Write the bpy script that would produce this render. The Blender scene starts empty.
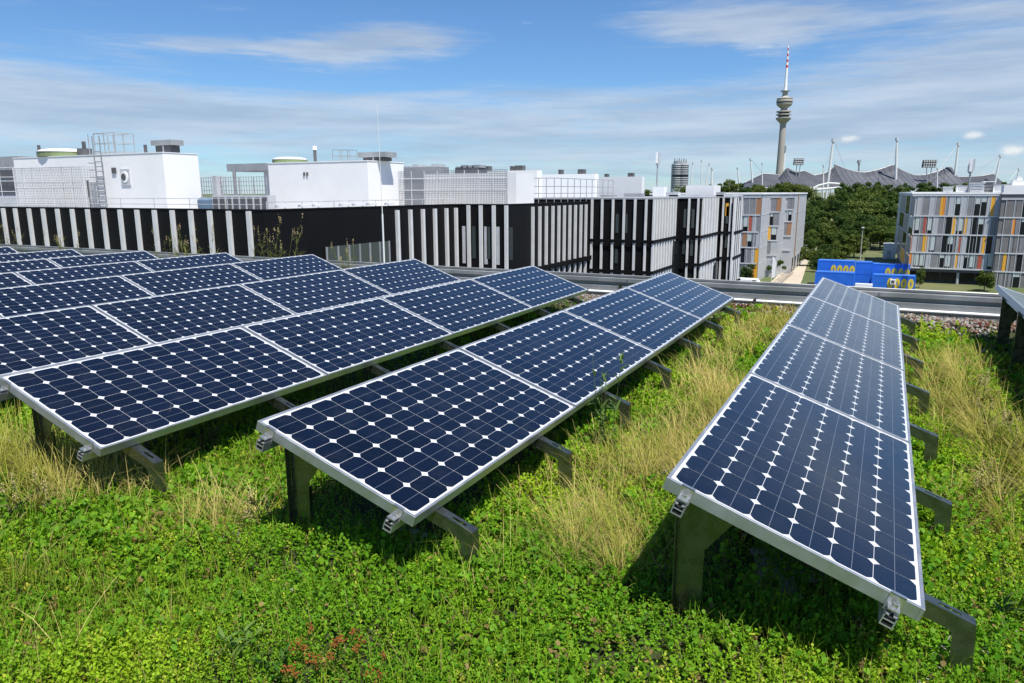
import bpy, math, random
import numpy as np
from math import sin, cos, tan, radians, pi, sqrt, atan2, asin, degrees
from mathutils import Vector, Matrix

SC = bpy.context.scene
COL = SC.collection
random.seed(7)

# ------------------------------------------------------------------ camera
FPX, PITCH, YAW, ROLL, EYE = 728.2, 0.202, -0.470, 0.0028, 1.37
cam = bpy.data.cameras.new('camera')
cam.sensor_width = 36.0
cam.lens = FPX / 1024 * 36.0
cam.clip_start = 0.05
cam.clip_end = 20000
cam_o = bpy.data.objects.new('camera', cam)
COL.objects.link(cam_o)
cam_o.location = (0, 0, EYE)
fw = Vector((sin(YAW) * cos(PITCH), cos(YAW) * cos(PITCH), -sin(PITCH)))
rt = Vector((cos(YAW), -sin(YAW), 0))
up = rt.cross(fw)
rt2 = rt * cos(ROLL) - up * sin(ROLL)
up2 = up * cos(ROLL) + rt * sin(ROLL)
cam_o.matrix_world = Matrix(((rt2.x, up2.x, -fw.x, 0), (rt2.y, up2.y, -fw.y, 0), (rt2.z, up2.z, -fw.z, EYE), (0, 0, 0, 1)))
SC.camera = cam_o

# ------------------------------------------------------------------ sun, sky, exposure
SUN = Vector((0.35, -0.25, 0.90)).normalized()
sun_el = asin(SUN.z)
sun_az = atan2(SUN.x, SUN.y)
sl = bpy.data.lights.new('sun', 'SUN')
sl.energy = 4.9
sl.angle = radians(0.53)
sl.color = (1.0, 0.955, 0.88)
so = bpy.data.objects.new('sun', sl)
COL.objects.link(so)
so.location = (20, -15, 60)
so.rotation_euler = (-SUN).to_track_quat('-Z', 'Y').to_euler()

SC.view_settings.view_transform = 'Standard'
SC.view_settings.look = 'None'
SC.view_settings.gamma = 1.0
SC.view_settings.exposure = 0.45
SC.render.engine = 'CYCLES'
SC.cycles.max_bounces = 6
SC.cycles.diffuse_bounces = 3
SC.cycles.glossy_bounces = 3
SC.cycles.transmission_bounces = 4
SC.cycles.transparent_max_bounces = 6


def ray(u, v):
    x = (u - 512) / FPX
    y = -(v - 341.5) / FPX
    return (rt2 * x + up2 * y + fw)


def at_y(u, v, Y):
    d = ray(u, v)
    return Vector((0, 0, EYE)) + d * (Y / d.y)


def at_x(u, v, X):
    d = ray(u, v)
    return Vector((0, 0, EYE)) + d * (X / d.x)


def at_z(u, v, z):
    d = ray(u, v)
    return Vector((0, 0, EYE)) + d * ((z - EYE) / d.z)


HF = Vector((sin(YAW), cos(YAW), 0))


def at_d(u, v, D):                                    # at horizontal depth D
    d = ray(u, v)
    return Vector((0, 0, EYE)) + d * (D / d.dot(HF))


# ---- world: Nishita sky with procedural cloud layers laid out by compass direction and elevation
W = bpy.data.worlds.new('World')
SC.world = W
W.use_nodes = True
wt = W.node_tree
wt.nodes.clear()


class NT:
    """tiny node helper"""
    def __init__(s, t):
        s.t = t

    def n(s, typ, **kw):
        nd = s.t.nodes.new(typ)
        for k, v in kw.items():
            setattr(nd, k, v)
        return nd

    def setin(s, nd, i, v):
        if hasattr(v, 'is_output') or isinstance(v, bpy.types.NodeSocket):
            s.t.links.new(v, nd.inputs[i])
        else:
            nd.inputs[i].default_value = v

    def m(s, op, a, b=None, c=None, clamp=False):
        nd = s.n('ShaderNodeMath', operation=op, use_clamp=clamp)
        s.setin(nd, 0, a)
        if b is not None:
            s.setin(nd, 1, b)
        if c is not None:
            s.setin(nd, 2, c)
        return nd.outputs[0]

    def ramp(s, v, lo, hi, a=0.0, b=1.0, smooth=True):
        nd = s.n('ShaderNodeMapRange', interpolation_type='SMOOTHSTEP' if smooth else 'LINEAR')
        s.setin(nd, 0, v)
        for i, x in enumerate((lo, hi, a, b)):
            nd.inputs[i + 1].default_value = x
        return nd.outputs[0]

    def mix(s, f, a, b, typ='RGBA', blend='MIX'):
        nd = s.n('ShaderNodeMix', data_type=typ)
        if typ == 'RGBA':
            nd.blend_type = blend
            s.setin(nd, 0, f); s.setin(nd, 6, a); s.setin(nd, 7, b)
            return nd.outputs[2]
        s.setin(nd, 0, f); s.setin(nd, 2, a); s.setin(nd, 3, b)
        return nd.outputs[0]

    def noise(s, vec, scale, detail=4, rough=0.55, dist=0.0, dim='3D'):
        nd = s.n('ShaderNodeTexNoise', noise_dimensions=dim)
        if vec is not None:
            s.setin(nd, 'Vector', vec)
        nd.inputs['Scale'].default_value = scale
        nd.inputs['Detail'].default_value = detail
        nd.inputs['Roughness'].default_value = rough
        nd.inputs['Distortion'].default_value = dist
        return nd.outputs[0]

    def comb(s, x, y, z=0.0):
        nd = s.n('ShaderNodeCombineXYZ')
        s.setin(nd, 0, x); s.setin(nd, 1, y); s.setin(nd, 2, z)
        return nd.outputs[0]


N = NT(wt)
tc = N.n('ShaderNodeTexCoord')
sx = N.n('ShaderNodeSeparateXYZ')
wt.links.new(tc.outputs['Generated'], sx.inputs[0])
DX, DY, DZ = sx.outputs
elev = N.m('MULTIPLY', N.m('ARCSINE', DZ), 180 / pi)
azim = N.m('MULTIPLY', N.m('ARCTAN2', DX, DY), 180 / pi)


def ae(u, v):
    d = ray(u, v).normalized()
    return degrees(atan2(d.x, d.y)), degrees(asin(d.z))


cvec = N.comb(N.m('MULTIPLY', azim, 0.055), N.m('MULTIPLY', elev, 0.30), 3.1)
n1 = N.noise(cvec, 1.0, 6, 0.6, 0.35)
cvec2 = N.comb(N.m('MULTIPLY', azim, 0.12), N.m('MULTIPLY', elev, 1.5), 9.7)
n2 = N.noise(cvec2, 1.0, 5, 0.62, 0.25)
n3 = N.noise(N.comb(N.m('MULTIPLY', azim, 0.30), N.m('MULTIPLY', elev, 2.6), 2.2), 1.0, 6, 0.68, 0.6)
nn = N.m('ADD', N.m('MULTIPLY', n1, 0.42), N.m('ADD', N.m('MULTIPLY', n2, 0.33), N.m('MULTIPLY', n3, 0.25)))
wob = N.m('MULTIPLY', N.m('SUBTRACT', n1, 0.5), 3.2)
elw = N.m('ADD', elev, wob)


def blob(u, v, ru, rv, amp, e=elw, sharp=False):
    a0, e0 = ae(u, v)
    a1, _ = ae(u + ru, v)
    _, e1 = ae(u, v - rv)
    ra, re = abs(a1 - a0), abs(e1 - e0)
    qa = N.m('DIVIDE', N.m('SUBTRACT', azim, a0), ra)
    qe = N.m('DIVIDE', N.m('SUBTRACT', e, e0), re)
    r2 = N.m('ADD', N.m('MULTIPLY', qa, qa), N.m('MULTIPLY', qe, qe))
    return N.m('MULTIPLY', N.m('EXPONENT', N.m('MULTIPLY', r2, -1.0)), amp)


low = N.ramp(elev, 10.8, 2.5, 0.0, 0.54)
cover = low
for b in ((400, 38, 75, 14, .85), (325, 52, 70, 12, .75), (215, 48, 90, 11, .62), (40, 85, 190, 30, .42), (735, 22, 140, 26, .80),
          (930, 74, 190, 26, .55), (640, 118, 240, 22, .38), (190, 118, 260, 20, .30), (880, 122, 180, 14, .34),
          (450, 98, 160, 9, .34), (985, 95, 90, 20, .3)):
    cover = N.m('ADD', cover, blob(*b))
for b in ((610, 66, 150, 13, -.36), (300, 84, 150, 9, -.30), (980, 25, 100, 10, -.22), (850, 104, 120, 5, -.12), (560, 20, 80, 20, -.2), (150, 15, 200, 14, -.2)):
    cover = N.m('ADD', cover, blob(*b))
for (a0, e0, ra, re_, am) in ((9, 20, 17, 8, .22), (6.5, 10.5, 7.0, 2.6, .65), (12.0, 17.0, 6, 2.0, .4)):
    qa = N.m('DIVIDE', N.m('SUBTRACT', azim, a0), ra); qe = N.m('DIVIDE', N.m('SUBTRACT', elw, e0), re_)
    cover = N.m('ADD', cover, N.m('MULTIPLY', N.m('EXPONENT', N.m('MULTIPLY', N.m('ADD', N.m('MULTIPLY', qa, qa), N.m('MULTIPLY', qe, qe)), -1.0)), am))
hi = N.ramp(elev, 22, 50, 0.0, 0.12)
cover = N.m('ADD', cover, hi)
dens = N.ramp(N.m('ADD', N.m('MULTIPLY', nn, 2.3), cover), 1.18, 1.98)
dens = N.m('MULTIPLY', dens, 0.80)
# small bright cumulus puffs
pn = N.noise(N.comb(N.m('MULTIPLY', azim, 1.3), N.m('MULTIPLY', elev, 2.6), 1.0), 1.0, 6, 0.68)
puff = None
for b in ((1013, 150, 16, 6.5, 1.0), (848, 139, 15, 4.5, .8), (973, 135, 13, 5.5, .95), (765, 47, 16, 4, .5),
          (527, 23, 9, 3, .45), (935, 72, 28, 5, .3), (206, 162, 8, 3, .5)):
    x = blob(*b, e=elev)
    puff = x if puff is None else N.m('ADD', puff, x)
puff = N.ramp(N.m('MULTIPLY', puff, N.m('ADD', 0.0, N.m('MULTIPLY', pn, 2.0))), 0.22, 1.15)
sky = N.n('ShaderNodeTexSky', sky_type='NISHITA')
sky.sun_disc = False
sky.sun_elevation = sun_el
sky.sun_rotation = sun_az
sky.altitude = 500
sky.air_density = 1.0
sky.dust_density = 0.1
sky.ozone_density = 2.2
cshade = N.ramp(N.noise(N.comb(N.m('MULTIPLY', azim, 0.07), N.m('MULTIPLY', elev, 0.7), 5.0), 1.0, 4, 0.6), 0.3, 0.72)
ccol = N.mix(cshade, (3.9, 4.9, 6.4, 1), (6.1, 6.9, 8.0, 1))
tint = N.mix(1.0, sky.outputs[0], (0.70, 1.00, 1.30, 1), blend='MULTIPLY')
c1 = N.mix(dens, tint, ccol)
c2 = N.mix(N.m('MULTIPLY', puff, 0.85), c1, (9.0, 9.2, 9.2, 1))
bg = N.n('ShaderNodeBackground')
wt.links.new(c2, bg.inputs[0])
bg.inputs[1].default_value = 0.074
wo = N.n('ShaderNodeOutputWorld')
wt.links.new(bg.outputs[0], wo.inputs[0])

# ------------------------------------------------------------------ helpers


def np_mesh(name, V, faces_idx, face_len, mats=(), colors=None, smooth=False, mat_idx=None):
    me = bpy.data.meshes.new(name)
    V = np.asarray(V, np.float32)
    fi = np.asarray(faces_idx, np.int32).ravel()
    fl = np.asarray(face_len, np.int32).ravel()
    me.vertices.add(len(V))
    me.vertices.foreach_set('co', V.ravel())
    me.loops.add(len(fi))
    me.loops.foreach_set('vertex_index', fi)
    me.polygons.add(len(fl))
    st = np.zeros(len(fl), np.int32)
    st[1:] = np.cumsum(fl)[:-1]
    me.polygons.foreach_set('loop_start', st)
    if smooth:
        me.polygons.foreach_set('use_smooth', np.ones(len(fl), bool))
    for m in mats:
        me.materials.append(m)
    if mat_idx is not None:
        me.polygons.foreach_set('material_index', np.asarray(mat_idx, np.int32))
    if colors is not None:
        ca = me.color_attributes.new('tint', 'FLOAT_COLOR', 'POINT')
        c4 = np.ones((len(V), 4), np.float32)
        c4[:, :3] = colors
        ca.data.foreach_set('color', c4.ravel())
    me.update(calc_edges=True)
    return me


def link(name, me, parent=None, loc=None):
    o = bpy.data.objects.new(name, me)
    COL.objects.link(o)
    if parent is not None:
        o.parent = parent
    if loc is not None:
        o.location = loc
    return o


def tag(o, label, cat, group=None):
    o['label'] = label
    o['category'] = cat
    if group:
        o['group'] = group
    return o


def thing(name, label, cat, loc=(0, 0, 0), rz=0.0, group=None):
    o = bpy.data.objects.new(name, None)
    o.empty_display_size = 0.1
    COL.objects.link(o)
    o.location = loc
    o.rotation_euler = (0, 0, rz)
    return tag(o, label, cat, group)


def struct(o, kind='structure'):
    o['kind'] = kind
    return o


def copy_tree(o, parent=None):
    c = o.copy()
    COL.objects.link(c)
    if parent is not None:
        c.parent = parent
    for ch in [x for x in o.children]:
        copy_tree(ch, c)
    return c


class MB:
    def __init__(s):
        s.v, s.f, s.mi, s.cm = [], [], [], 0

    def mat(s, i):
        s.cm = i
        return s

    def add(s, vs, fs):
        b = len(s.v)
        s.v += [tuple(x) for x in vs]
        for f in fs:
            s.f.append([b + i for i in f])
            s.mi.append(s.cm)
        return s

    def box(s, x0, x1, y0, y1, z0, z1):
        return s.add([(x0, y0, z0), (x1, y0, z0), (x1, y1, z0), (x0, y1, z0), (x0, y0, z1), (x1, y0, z1), (x1, y1, z1), (x0, y1, z1)],
                     [(3, 2, 1, 0), (4, 5, 6, 7), (0, 1, 5, 4), (1, 2, 6, 5), (2, 3, 7, 6), (3, 0, 4, 7)])

    def quad(s, a, b, c, d):
        return s.add([a, b, c, d], [(0, 1, 2, 3)])

    def tube(s, p0, p1, r0, r1=None, n=8, cap=True):
        r1 = r0 if r1 is None else r1
        p0, p1 = Vector(p0), Vector(p1)
        d = (p1 - p0).normalized()
        a = d.orthogonal().normalized()
        b = d.cross(a)
        vs = []
        for p, r in ((p0, r0), (p1, r1)):
            for k in range(n):
                t = 2 * pi * k / n
                vs.append(p + a * (r * cos(t)) + b * (r * sin(t)))
        fs = [(k, (k + 1) % n, n + (k + 1) % n, n + k) for k in range(n)]
        if cap:
            fs += [tuple(range(n))[::-1], tuple(range(n, 2 * n))]
        return s.add(vs, fs)

    def path(s, pts, rs, n=6):
        for i in range(len(pts) - 1):
            s.tube(pts[i], pts[i + 1], rs[i], rs[i + 1], n)
        return s

    def lathe(s, prof, n=20, c=(0, 0, 0)):
        vs, fs = [], []
        for r, z in prof:
            for k in range(n):
                t = 2 * pi * k / n
                vs.append((c[0] + r * cos(t), c[1] + r * sin(t), c[2] + z))
        for i in range(len(prof) - 1):
            for k in range(n):
                fs.append((i * n + k, i * n + (k + 1) % n, (i + 1) * n + (k + 1) % n, (i + 1) * n + k))
        fs.append(tuple(range(n))[::-1])
        fs.append(tuple(range((len(prof) - 1) * n, len(prof) * n)))
        return s.add(vs, fs)

    def prism_y(s, poly, y0, y1):                      # polygon in xz, counter-clockwise seen from -y
        n = len(poly)
        vs = [(x, y0, z) for x, z in poly] + [(x, y1, z) for x, z in poly]
        fs = [tuple(range(n)), tuple(range(2 * n - 1, n - 1, -1))]
        fs += [((k + 1) % n, k, n + k, n + (k + 1) % n) for k in range(n)]
        return s.add(vs, fs)

    def prism_z(s, poly, z0, z1):
        n = len(poly)
        vs = [(x, y, z0) for x, y in poly] + [(x, y, z1) for x, y in poly]
        fs = [tuple(range(n))[::-1], tuple(range(n, 2 * n))]
        fs += [(k, (k + 1) % n, n + (k + 1) % n, n + k) for k in range(n)]
        return s.add(vs, fs)

    def mesh(s, name, mats, smooth=False, origin=(0, 0, 0)):
        mats = mats if isinstance(mats, (list, tuple)) else [mats]
        me = bpy.data.meshes.new(name)
        ox, oy, oz = origin
        me.from_pydata([(x - ox, y - oy, z - oz) for x, y, z in s.v], [], s.f)
        for m in mats:
            me.materials.append(m)
        me.polygons.foreach_set('material_index', s.mi)
        if smooth:
            me.polygons.foreach_set('use_smooth', [True] * len(s.f))
        me.update()
        return me

    def build(s, name, mats, parent=None, origin=(0, 0, 0), smooth=False):
        return link(name, s.mesh(name, mats, smooth, origin), parent)


def vnoise(x, y, seed=0):
    x = np.asarray(x, np.float64)
    y = np.asarray(y, np.float64)
    xi, yi = np.floor(x).astype(np.int64), np.floor(y).astype(np.int64)
    xf, yf = x - xi, y - yi

    def h(i, j):
        k = (i * 374761393 + j * 668265263 + seed * 1442695041) & 0x7fffffff
        k = ((k ^ (k >> 13)) * 1274126177) & 0x7fffffff
        return ((k ^ (k >> 16)) & 0xffff) / 65535.0
    u, v = xf * xf * (3 - 2 * xf), yf * yf * (3 - 2 * yf)
    return (h(xi, yi) * (1 - u) + h(xi + 1, yi) * u) * (1 - v) + (h(xi, yi + 1) * (1 - u) + h(xi + 1, yi + 1) * u) * v


# ------------------------------------------------------------------ materials
MATS = {}


def mat(name, col, rough=0.6, metal=0.0, spec=0.5, var=0.0, vscale=4.0, bump=0.0, bscale=30.0, coat=0.0, dirt=None):
    m = bpy.data.materials.new(name)
    m.use_nodes = True
    nt = m.node_tree
    b = nt.nodes['Principled BSDF']
    b.inputs['Base Color'].default_value = (*col, 1)
    b.inputs['Roughness'].default_value = rough
    b.inputs['Metallic'].default_value = metal
    b.inputs['Specular IOR Level'].default_value = spec
    if coat:
        b.inputs['Coat Weight'].default_value = coat
        b.inputs['Coat Roughness'].default_value = 0.06
    k = NT(nt)
    tcn = k.n('ShaderNodeTexCoord').outputs['Object']
    if var:
        nz = k.noise(tcn, vscale, 6, 0.62)
        f = k.ramp(nz, 0.3, 0.7)
        lo = tuple(c * (1 - var) for c in col)
        hi_ = tuple(min(1, c * (1 + var)) for c in col)
        c = k.mix(f, (*lo, 1), (*hi_, 1))
        if dirt:
            nz2 = k.noise(tcn, vscale * 3.1, 5, 0.7)
            c = k.mix(k.ramp(nz2, 0.52, 0.78, 0, 0.7), c, (*dirt, 1))
        nt.links.new(c, b.inputs['Base Color'])
        rr = k.ramp(nz, 0.25, 0.75, max(0.02, rough - 0.1), min(1, rough + 0.12))
        nt.links.new(rr, b.inputs['Roughness'])
    if bump:
        bp = k.n('ShaderNodeBump')
        bp.inputs['Strength'].default_value = bump
        nt.links.new(k.noise(tcn, bscale, 5, 0.6), bp.inputs['Height'])
        nt.links.new(bp.outputs[0], b.inputs['Normal'])
    MATS[name] = m
    return m


def leaf_mat(name, rough=0.5, trans=0.3, spec=0.35, tsat=(1.0, 1.0, 0.5)):
    m = bpy.data.materials.new(name)
    m.use_nodes = True
    nt = m.node_tree
    k = NT(nt)
    b = nt.nodes['Principled BSDF']
    a = k.n('ShaderNodeAttribute', attribute_name='tint')
    nt.links.new(a.outputs['Color'], b.inputs['Base Color'])
    b.inputs['Roughness'].default_value = rough
    b.inputs['Specular IOR Level'].default_value = spec
    t = k.n('ShaderNodeBsdfTranslucent')
    tm = k.mix(1.0, a.outputs['Color'], (*tsat, 1), blend='MULTIPLY')
    nt.links.new(tm, t.inputs[0])
    mx = k.n('ShaderNodeMixShader')
    mx.inputs[0].default_value = trans
    nt.links.new(b.outputs[0], mx.inputs[1])
    nt.links.new(t.outputs[0], mx.inputs[2])
    nt.links.new(mx.outputs[0], nt.nodes['Material Output'].inputs[0])
    return m


M_alu = mat('anodised_aluminium', (.52, .53, .54), .42, .8, var=.06, vscale=9)
M_back = mat('white_laminate', (.62, .635, .65), .22, 0, .5, coat=.6)
M_bus = mat('busbar_silver', (.23, .25, .29), .35, .3, coat=.8)
M_galv = mat('galvanised_steel', (.19, .20, .165), .27, .9, var=.16, vscale=14, bump=.05, bscale=60, dirt=(.27, .27, .24))
M_clamp = mat('bright_steel', (.66, .65, .62), .28, .9)
M_bolt = mat('dark_steel', (.05, .05, .05), .5, .6)
M_leaf = leaf_mat('leaf_green', .55, .42, .16, (1, 1, .4))
M_grass = leaf_mat('grass_blade', .65, .32, .12, (1, 1, .6))
M_treeleaf = leaf_mat('tree_leaf', .7, .25, .12)
M_bark = mat('bark', (.10, .075, .055), .9, var=.3, vscale=3)

# solar cell: blue-black silicon under glass, each cell a little different
M_cell = bpy.data.materials.new('solar_cell')
M_cell.use_nodes = True
k = NT(M_cell.node_tree)
b = M_cell.node_tree.nodes['Principled BSDF']
at = k.n('ShaderNodeAttribute', attribute_name='tint')
oi = k.n('ShaderNodeObjectInfo')
hs = k.n('ShaderNodeHueSaturation')
hs.inputs['Saturation'].default_value = 1.0
M_cell.node_tree.links.new(at.outputs['Color'], hs.inputs['Color'])
M_cell.node_tree.links.new(k.ramp(oi.outputs['Random'], 0, 1, 0.8, 1.25, False), hs.inputs['Value'])
M_cell.node_tree.links.new(hs.outputs[0], b.inputs['Base Color'])
b.inputs['Roughness'].default_value = 0.24
b.inputs['Specular IOR Level'].default_value = 0.42
b.inputs['Coat Weight'].default_value = .4
b.inputs['Coat Roughness'].default_value = .08
tco = k.n('ShaderNodeTexCoord').outputs['Object']
sm = k.noise(tco, 5.0, 5, 0.65)
M_cell.node_tree.links.new(k.ramp(sm, 0.3, 0.75, 0.10, 0.22), b.inputs['Roughness'])
du = k.m('MULTIPLY', k.ramp(k.noise(tco, 9.0, 6, .7), .45, .8), .035)
M_cell.node_tree.links.new(k.mix(du, hs.outputs[0], (.30, .29, .26, 1)), b.inputs['Base Color'])

# ------------------------------------------------------------------ OUR ROOF
TILT = 0.335
PW, PL, PH = 0.798, 1.559, 0.044
GAP = 0.012
ZHI = 0.473


def hump(x, y):
    x = np.asarray(x, float); y = np.asarray(y, float)
    h = 0.045 * (vnoise(x * 1.3, y * 1.3, 1) - .5) + 0.05 * (vnoise(x * 3.7, y * 3.7, 2) - .5) + 0.02 * (vnoise(x * 11, y * 11, 3) - .5)
    return h * np.clip((8.9 - y) / .5, .2, 1) - .085 * np.clip((8.95 - y) / .6, 0, 1)


# substrate sheet with gentle mounds
gx = np.linspace(-22, 9, 311)
gy = np.linspace(-3, 9.30, 124)
GX, GY = np.meshgrid(gx, gy)
GZ = hump(GX, GY) - .012
nx, ny = len(gx), len(gy)
V = np.stack([GX, GY, GZ], -1).reshape(-1, 3)
idx = np.arange(nx * ny).reshape(ny, nx)
F = np.stack([idx[:-1, :-1], idx[:-1, 1:], idx[1:, 1:], idx[1:, :-1]], -1).reshape(-1, 4)
M_soil = bpy.data.materials.new('roof_substrate')
M_soil.use_nodes = True
k = NT(M_soil.node_tree)
tco = k.n('ShaderNodeTexCoord').outputs['Object']
z1 = k.ramp(k.noise(tco, 2.2, 6, .6), .35, .65)
z2 = k.ramp(k.noise(tco, 38, 4, .7), .35, .7)
cs = k.mix(z1, (.028, .034, .008, 1), (.050, .045, .016, 1))
cs = k.mix(k.m('MULTIPLY', z2, .6), cs, (.05, .085, .018, 1))
M_soil.node_tree.links.new(cs, M_soil.node_tree.nodes['Principled BSDF'].inputs['Base Color'])
M_soil.node_tree.nodes['Principled BSDF'].inputs['Roughness'].default_value = .95
bp = k.n('ShaderNodeBump'); bp.inputs['Strength'].default_value = .8; bp.inputs['Distance'].default_value = .02
M_soil.node_tree.links.new(k.noise(tco, 60, 5, .7), bp.inputs['Height'])
M_soil.node_tree.links.new(bp.outputs[0], M_soil.node_tree.nodes['Principled BSDF'].inputs['Normal'])
struct(link('roof_ground', np_mesh('roof_ground', V, F, np.full(len(F), 4), [M_soil], smooth=True)))

M_conc = mat('concrete', (.33, .32, .30), .85, var=.15, vscale=1.2)
rb = MB().box(-22.05, 9.05, -3.0, 9.42, -14.4, -.12)
tag(rb.build('planted_roof_building', M_conc), 'building whose planted roof carries the solar panels', 'building')

# ---- rows of panels: (x of the high edge, y of the near end, description)
ROWS = [('R', 1.02, 2.19, 'row cut off by the right edge'),
        ('C', -.556, 2.191, 'steep narrow row on the right'),
        ('B', -2.188, 2.041, 'middle row left of the dry grass'),
        ('A', -3.904, 1.994, 'row left of the middle row'),
        ('D', -5.79, 2.16, 'fourth whole row from the right'),
        ('E', -7.62, 2.14, 'fifth whole row from the right'),
        ('F', -9.10, 1.84, 'sixth whole row from the right'),
        ('G', -10.58, 1.54, 'seventh whole row from the right'),
        ('H', -12.00, 1.26, 'eighth whole row from the right'),
        ('I', -13.62, 1.16, 'ninth row, at the far left edge')]
ct, st_ = cos(TILT), sin(TILT)


def panel_meshes():
    fw_, zt = .0115, PH
    m = MB()
    m.box(0, fw_, 0, PL, 0, zt)
    m.box(PW - fw_, PW, 0, PL, 0, zt)
    m.box(fw_, PW - fw_, 0, fw_, 0, zt - .0004)
    m.box(fw_, PW - fw_, PL - fw_, PL, 0, zt - .0004)
    frame = m.mesh('frame', M_alu)
    m = MB().box(fw_, PW - fw_, fw_, PL - fw_, zt - .009, zt - .0035)
    back = m.mesh('backsheet', M_back)
    # 72 pseudo-square cells
    pit, hc, R = .1262, .06225, .0762
    q = sqrt(R * R - hc * hc)
    a0 = atan2(q, hc)
    ring = []
    for c in range(4):
        for j in range(4):
            t = a0 + (pi / 2 - 2 * a0) * j / 3 + c * pi / 2
            ring.append((R * cos(t), R * sin(t)))
    V, F, L, mi, colr = [], [], [], [], []
    rr = random.Random(3)
    ox, oy = PW / 2 - 2.5 * pit, PL / 2 - 5.5 * pit
    for i in range(6):
        for j in range(12):
            cx, cy = ox + i * pit, oy + j * pit
            b0 = len(V)
            V += [(cx + x, cy + y, zt - .0030) for x, y in ring]
            g = rr.random()
            c = (.0010 + .0011 * g, .0020 + .0021 * g, .0072 + .0066 * g)
            colr += [c] * len(ring)
            F += list(range(b0, b0 + len(ring))); L.append(len(ring)); mi.append(0)
    for i in range(6):
        for j in range(12):
            cx, cy = ox + i * pit, oy + j * pit
            for off in (0.0,):
                b0 = len(V)
                w = .0007
                V += [(cx + off - w, cy - hc, zt - .0026), (cx + off + w, cy - hc, zt - .0026), (cx + off + w, cy + hc, zt - .0026), (cx + off - w, cy + hc, zt - .0026)]
                colr += [(.3, .3, .3)] * 4
                F += list(range(b0, b0 + 4)); L.append(4); mi.append(1)
    cells = np_mesh('cells', V, F, L, [M_cell, M_bus], colr, mat_idx=mi)
    return frame, back, cells


ME_frame, ME_back, ME_cells = panel_meshes()


def new_panel():
    t = thing('solar_panel', '', 'solar panel')
    fr = link('frame', ME_frame, t)
    bv = fr.modifiers.new('bevel', 'BEVEL'); bv.width = .0016; bv.segments = 2; bv.limit_method = 'ANGLE'
    link('backsheet', ME_back, t)
    link('cell_grid', ME_cells, t)
    return t


def ztop(x):                                            # height of the module's top plane at horizontal offset x
    return ZHI - x * tan(TILT)


def bracket_mesh():
    o = .050 / ct
    zt = lambda x: ztop(x) - o
    wt_, fl = .0035, .046
    web = MB()
    web.prism_y([(.004, -.22), (.095, -.22), (.10, zt(.10) - .22), (.20, zt(.20) - .056), (.83, zt(.83) - .052), (.842, zt(.842) - .06), (.850, -.22),
                 (.906, -.22), (.896, zt(.896)), (.004, zt(.004))], 0, wt_)
    post = MB()
    post.box(0, .0035, -.026, 0, -.22, zt(.004) - .004)                       # back flange
    post.box(.0955, .098, wt_, .02, -.22, zt(.10) - .24)
    arm = MB()
    x0, x1 = .004, .896
    sl0, sl1 = .80, .862                                    # slotted end of the top flange

    def top(xa, xb, ya, yb):
        arm.add([(xa, ya, zt(xa)), (xb, ya, zt(xb)), (xb, yb, zt(xb)), (xa, yb, zt(xa)),
                 (xa, ya, zt(xa) + .0035), (xb, ya, zt(xb) + .0035), (xb, yb, zt(xb) + .0035), (xa, yb, zt(xa) + .0035)],
                [(3, 2, 1, 0), (4, 5, 6, 7), (0, 1, 5, 4), (1, 2, 6, 5), (2, 3, 7, 6), (3, 0, 4, 7)])
    top(x0, sl0, 0, fl)
    top(sl0, sl1, 0, .017)
    top(sl0, sl1, .029, fl)
    top(sl1, x1 + .004, 0, fl)
    foot = MB()
    foot.add([(.8965, 0, zt(.896)), (.9005, 0, zt(.896)), (.9105, 0, -.22), (.9065, 0, -.22), (.8965, fl, zt(.896)), (.9005, fl, zt(.896)), (.9105, fl, -.22), (.9065, fl, -.22)],
             [(0, 1, 2, 3)[::-1], (4, 5, 6, 7), (0, 1, 5, 4), (1, 2, 6, 5), (2, 3, 7, 6), (3, 0, 4, 7)])
    foot.box(.8465, .8495, wt_, .03, -.22, zt(.846) - .065)
    return web.mesh('web_plate', M_galv), post.mesh('post_flange', M_galv), arm.mesh('arm', M_galv), foot.mesh('foot', M_galv)


ME_br = bracket_mesh()
POS4 = ['nearest of four', 'second nearest of four', 'third nearest of four', 'farthest of four']
ORD = ['nearest', 'second nearest', 'third nearest', 'fourth nearest', 'fifth nearest', 'sixth nearest', 'farthest']
proto_panel = proto_br = None


def clamp_parts(t, x_, y_):
    # end clamp with bolt on the near end of a rail, at panel-plane coordinate x_
    m = MB()
    m.box(x_ - .022, x_ + .022, y_ - .006, y_ - .0005, -.012, PH + .003)
    m.box(x_ - .022, x_ + .022, y_ - .006, y_ + .009, PH + .0008, PH + .004)
    m.box(x_ - .017, x_ + .017, y_ - .040, y_ - .006, .010, .014)
    c = m.build('end_clamp', M_clamp, t)
    m = MB()
    m.tube((x_, y_ - .022, .014), (x_, y_ - .022, .028), .0085, n=6)
    m.tube((x_, y_ - .022, -.03), (x_, y_ - .022, .034), .004, n=6)
    m.build('bolt', M_clamp, c)


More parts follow.
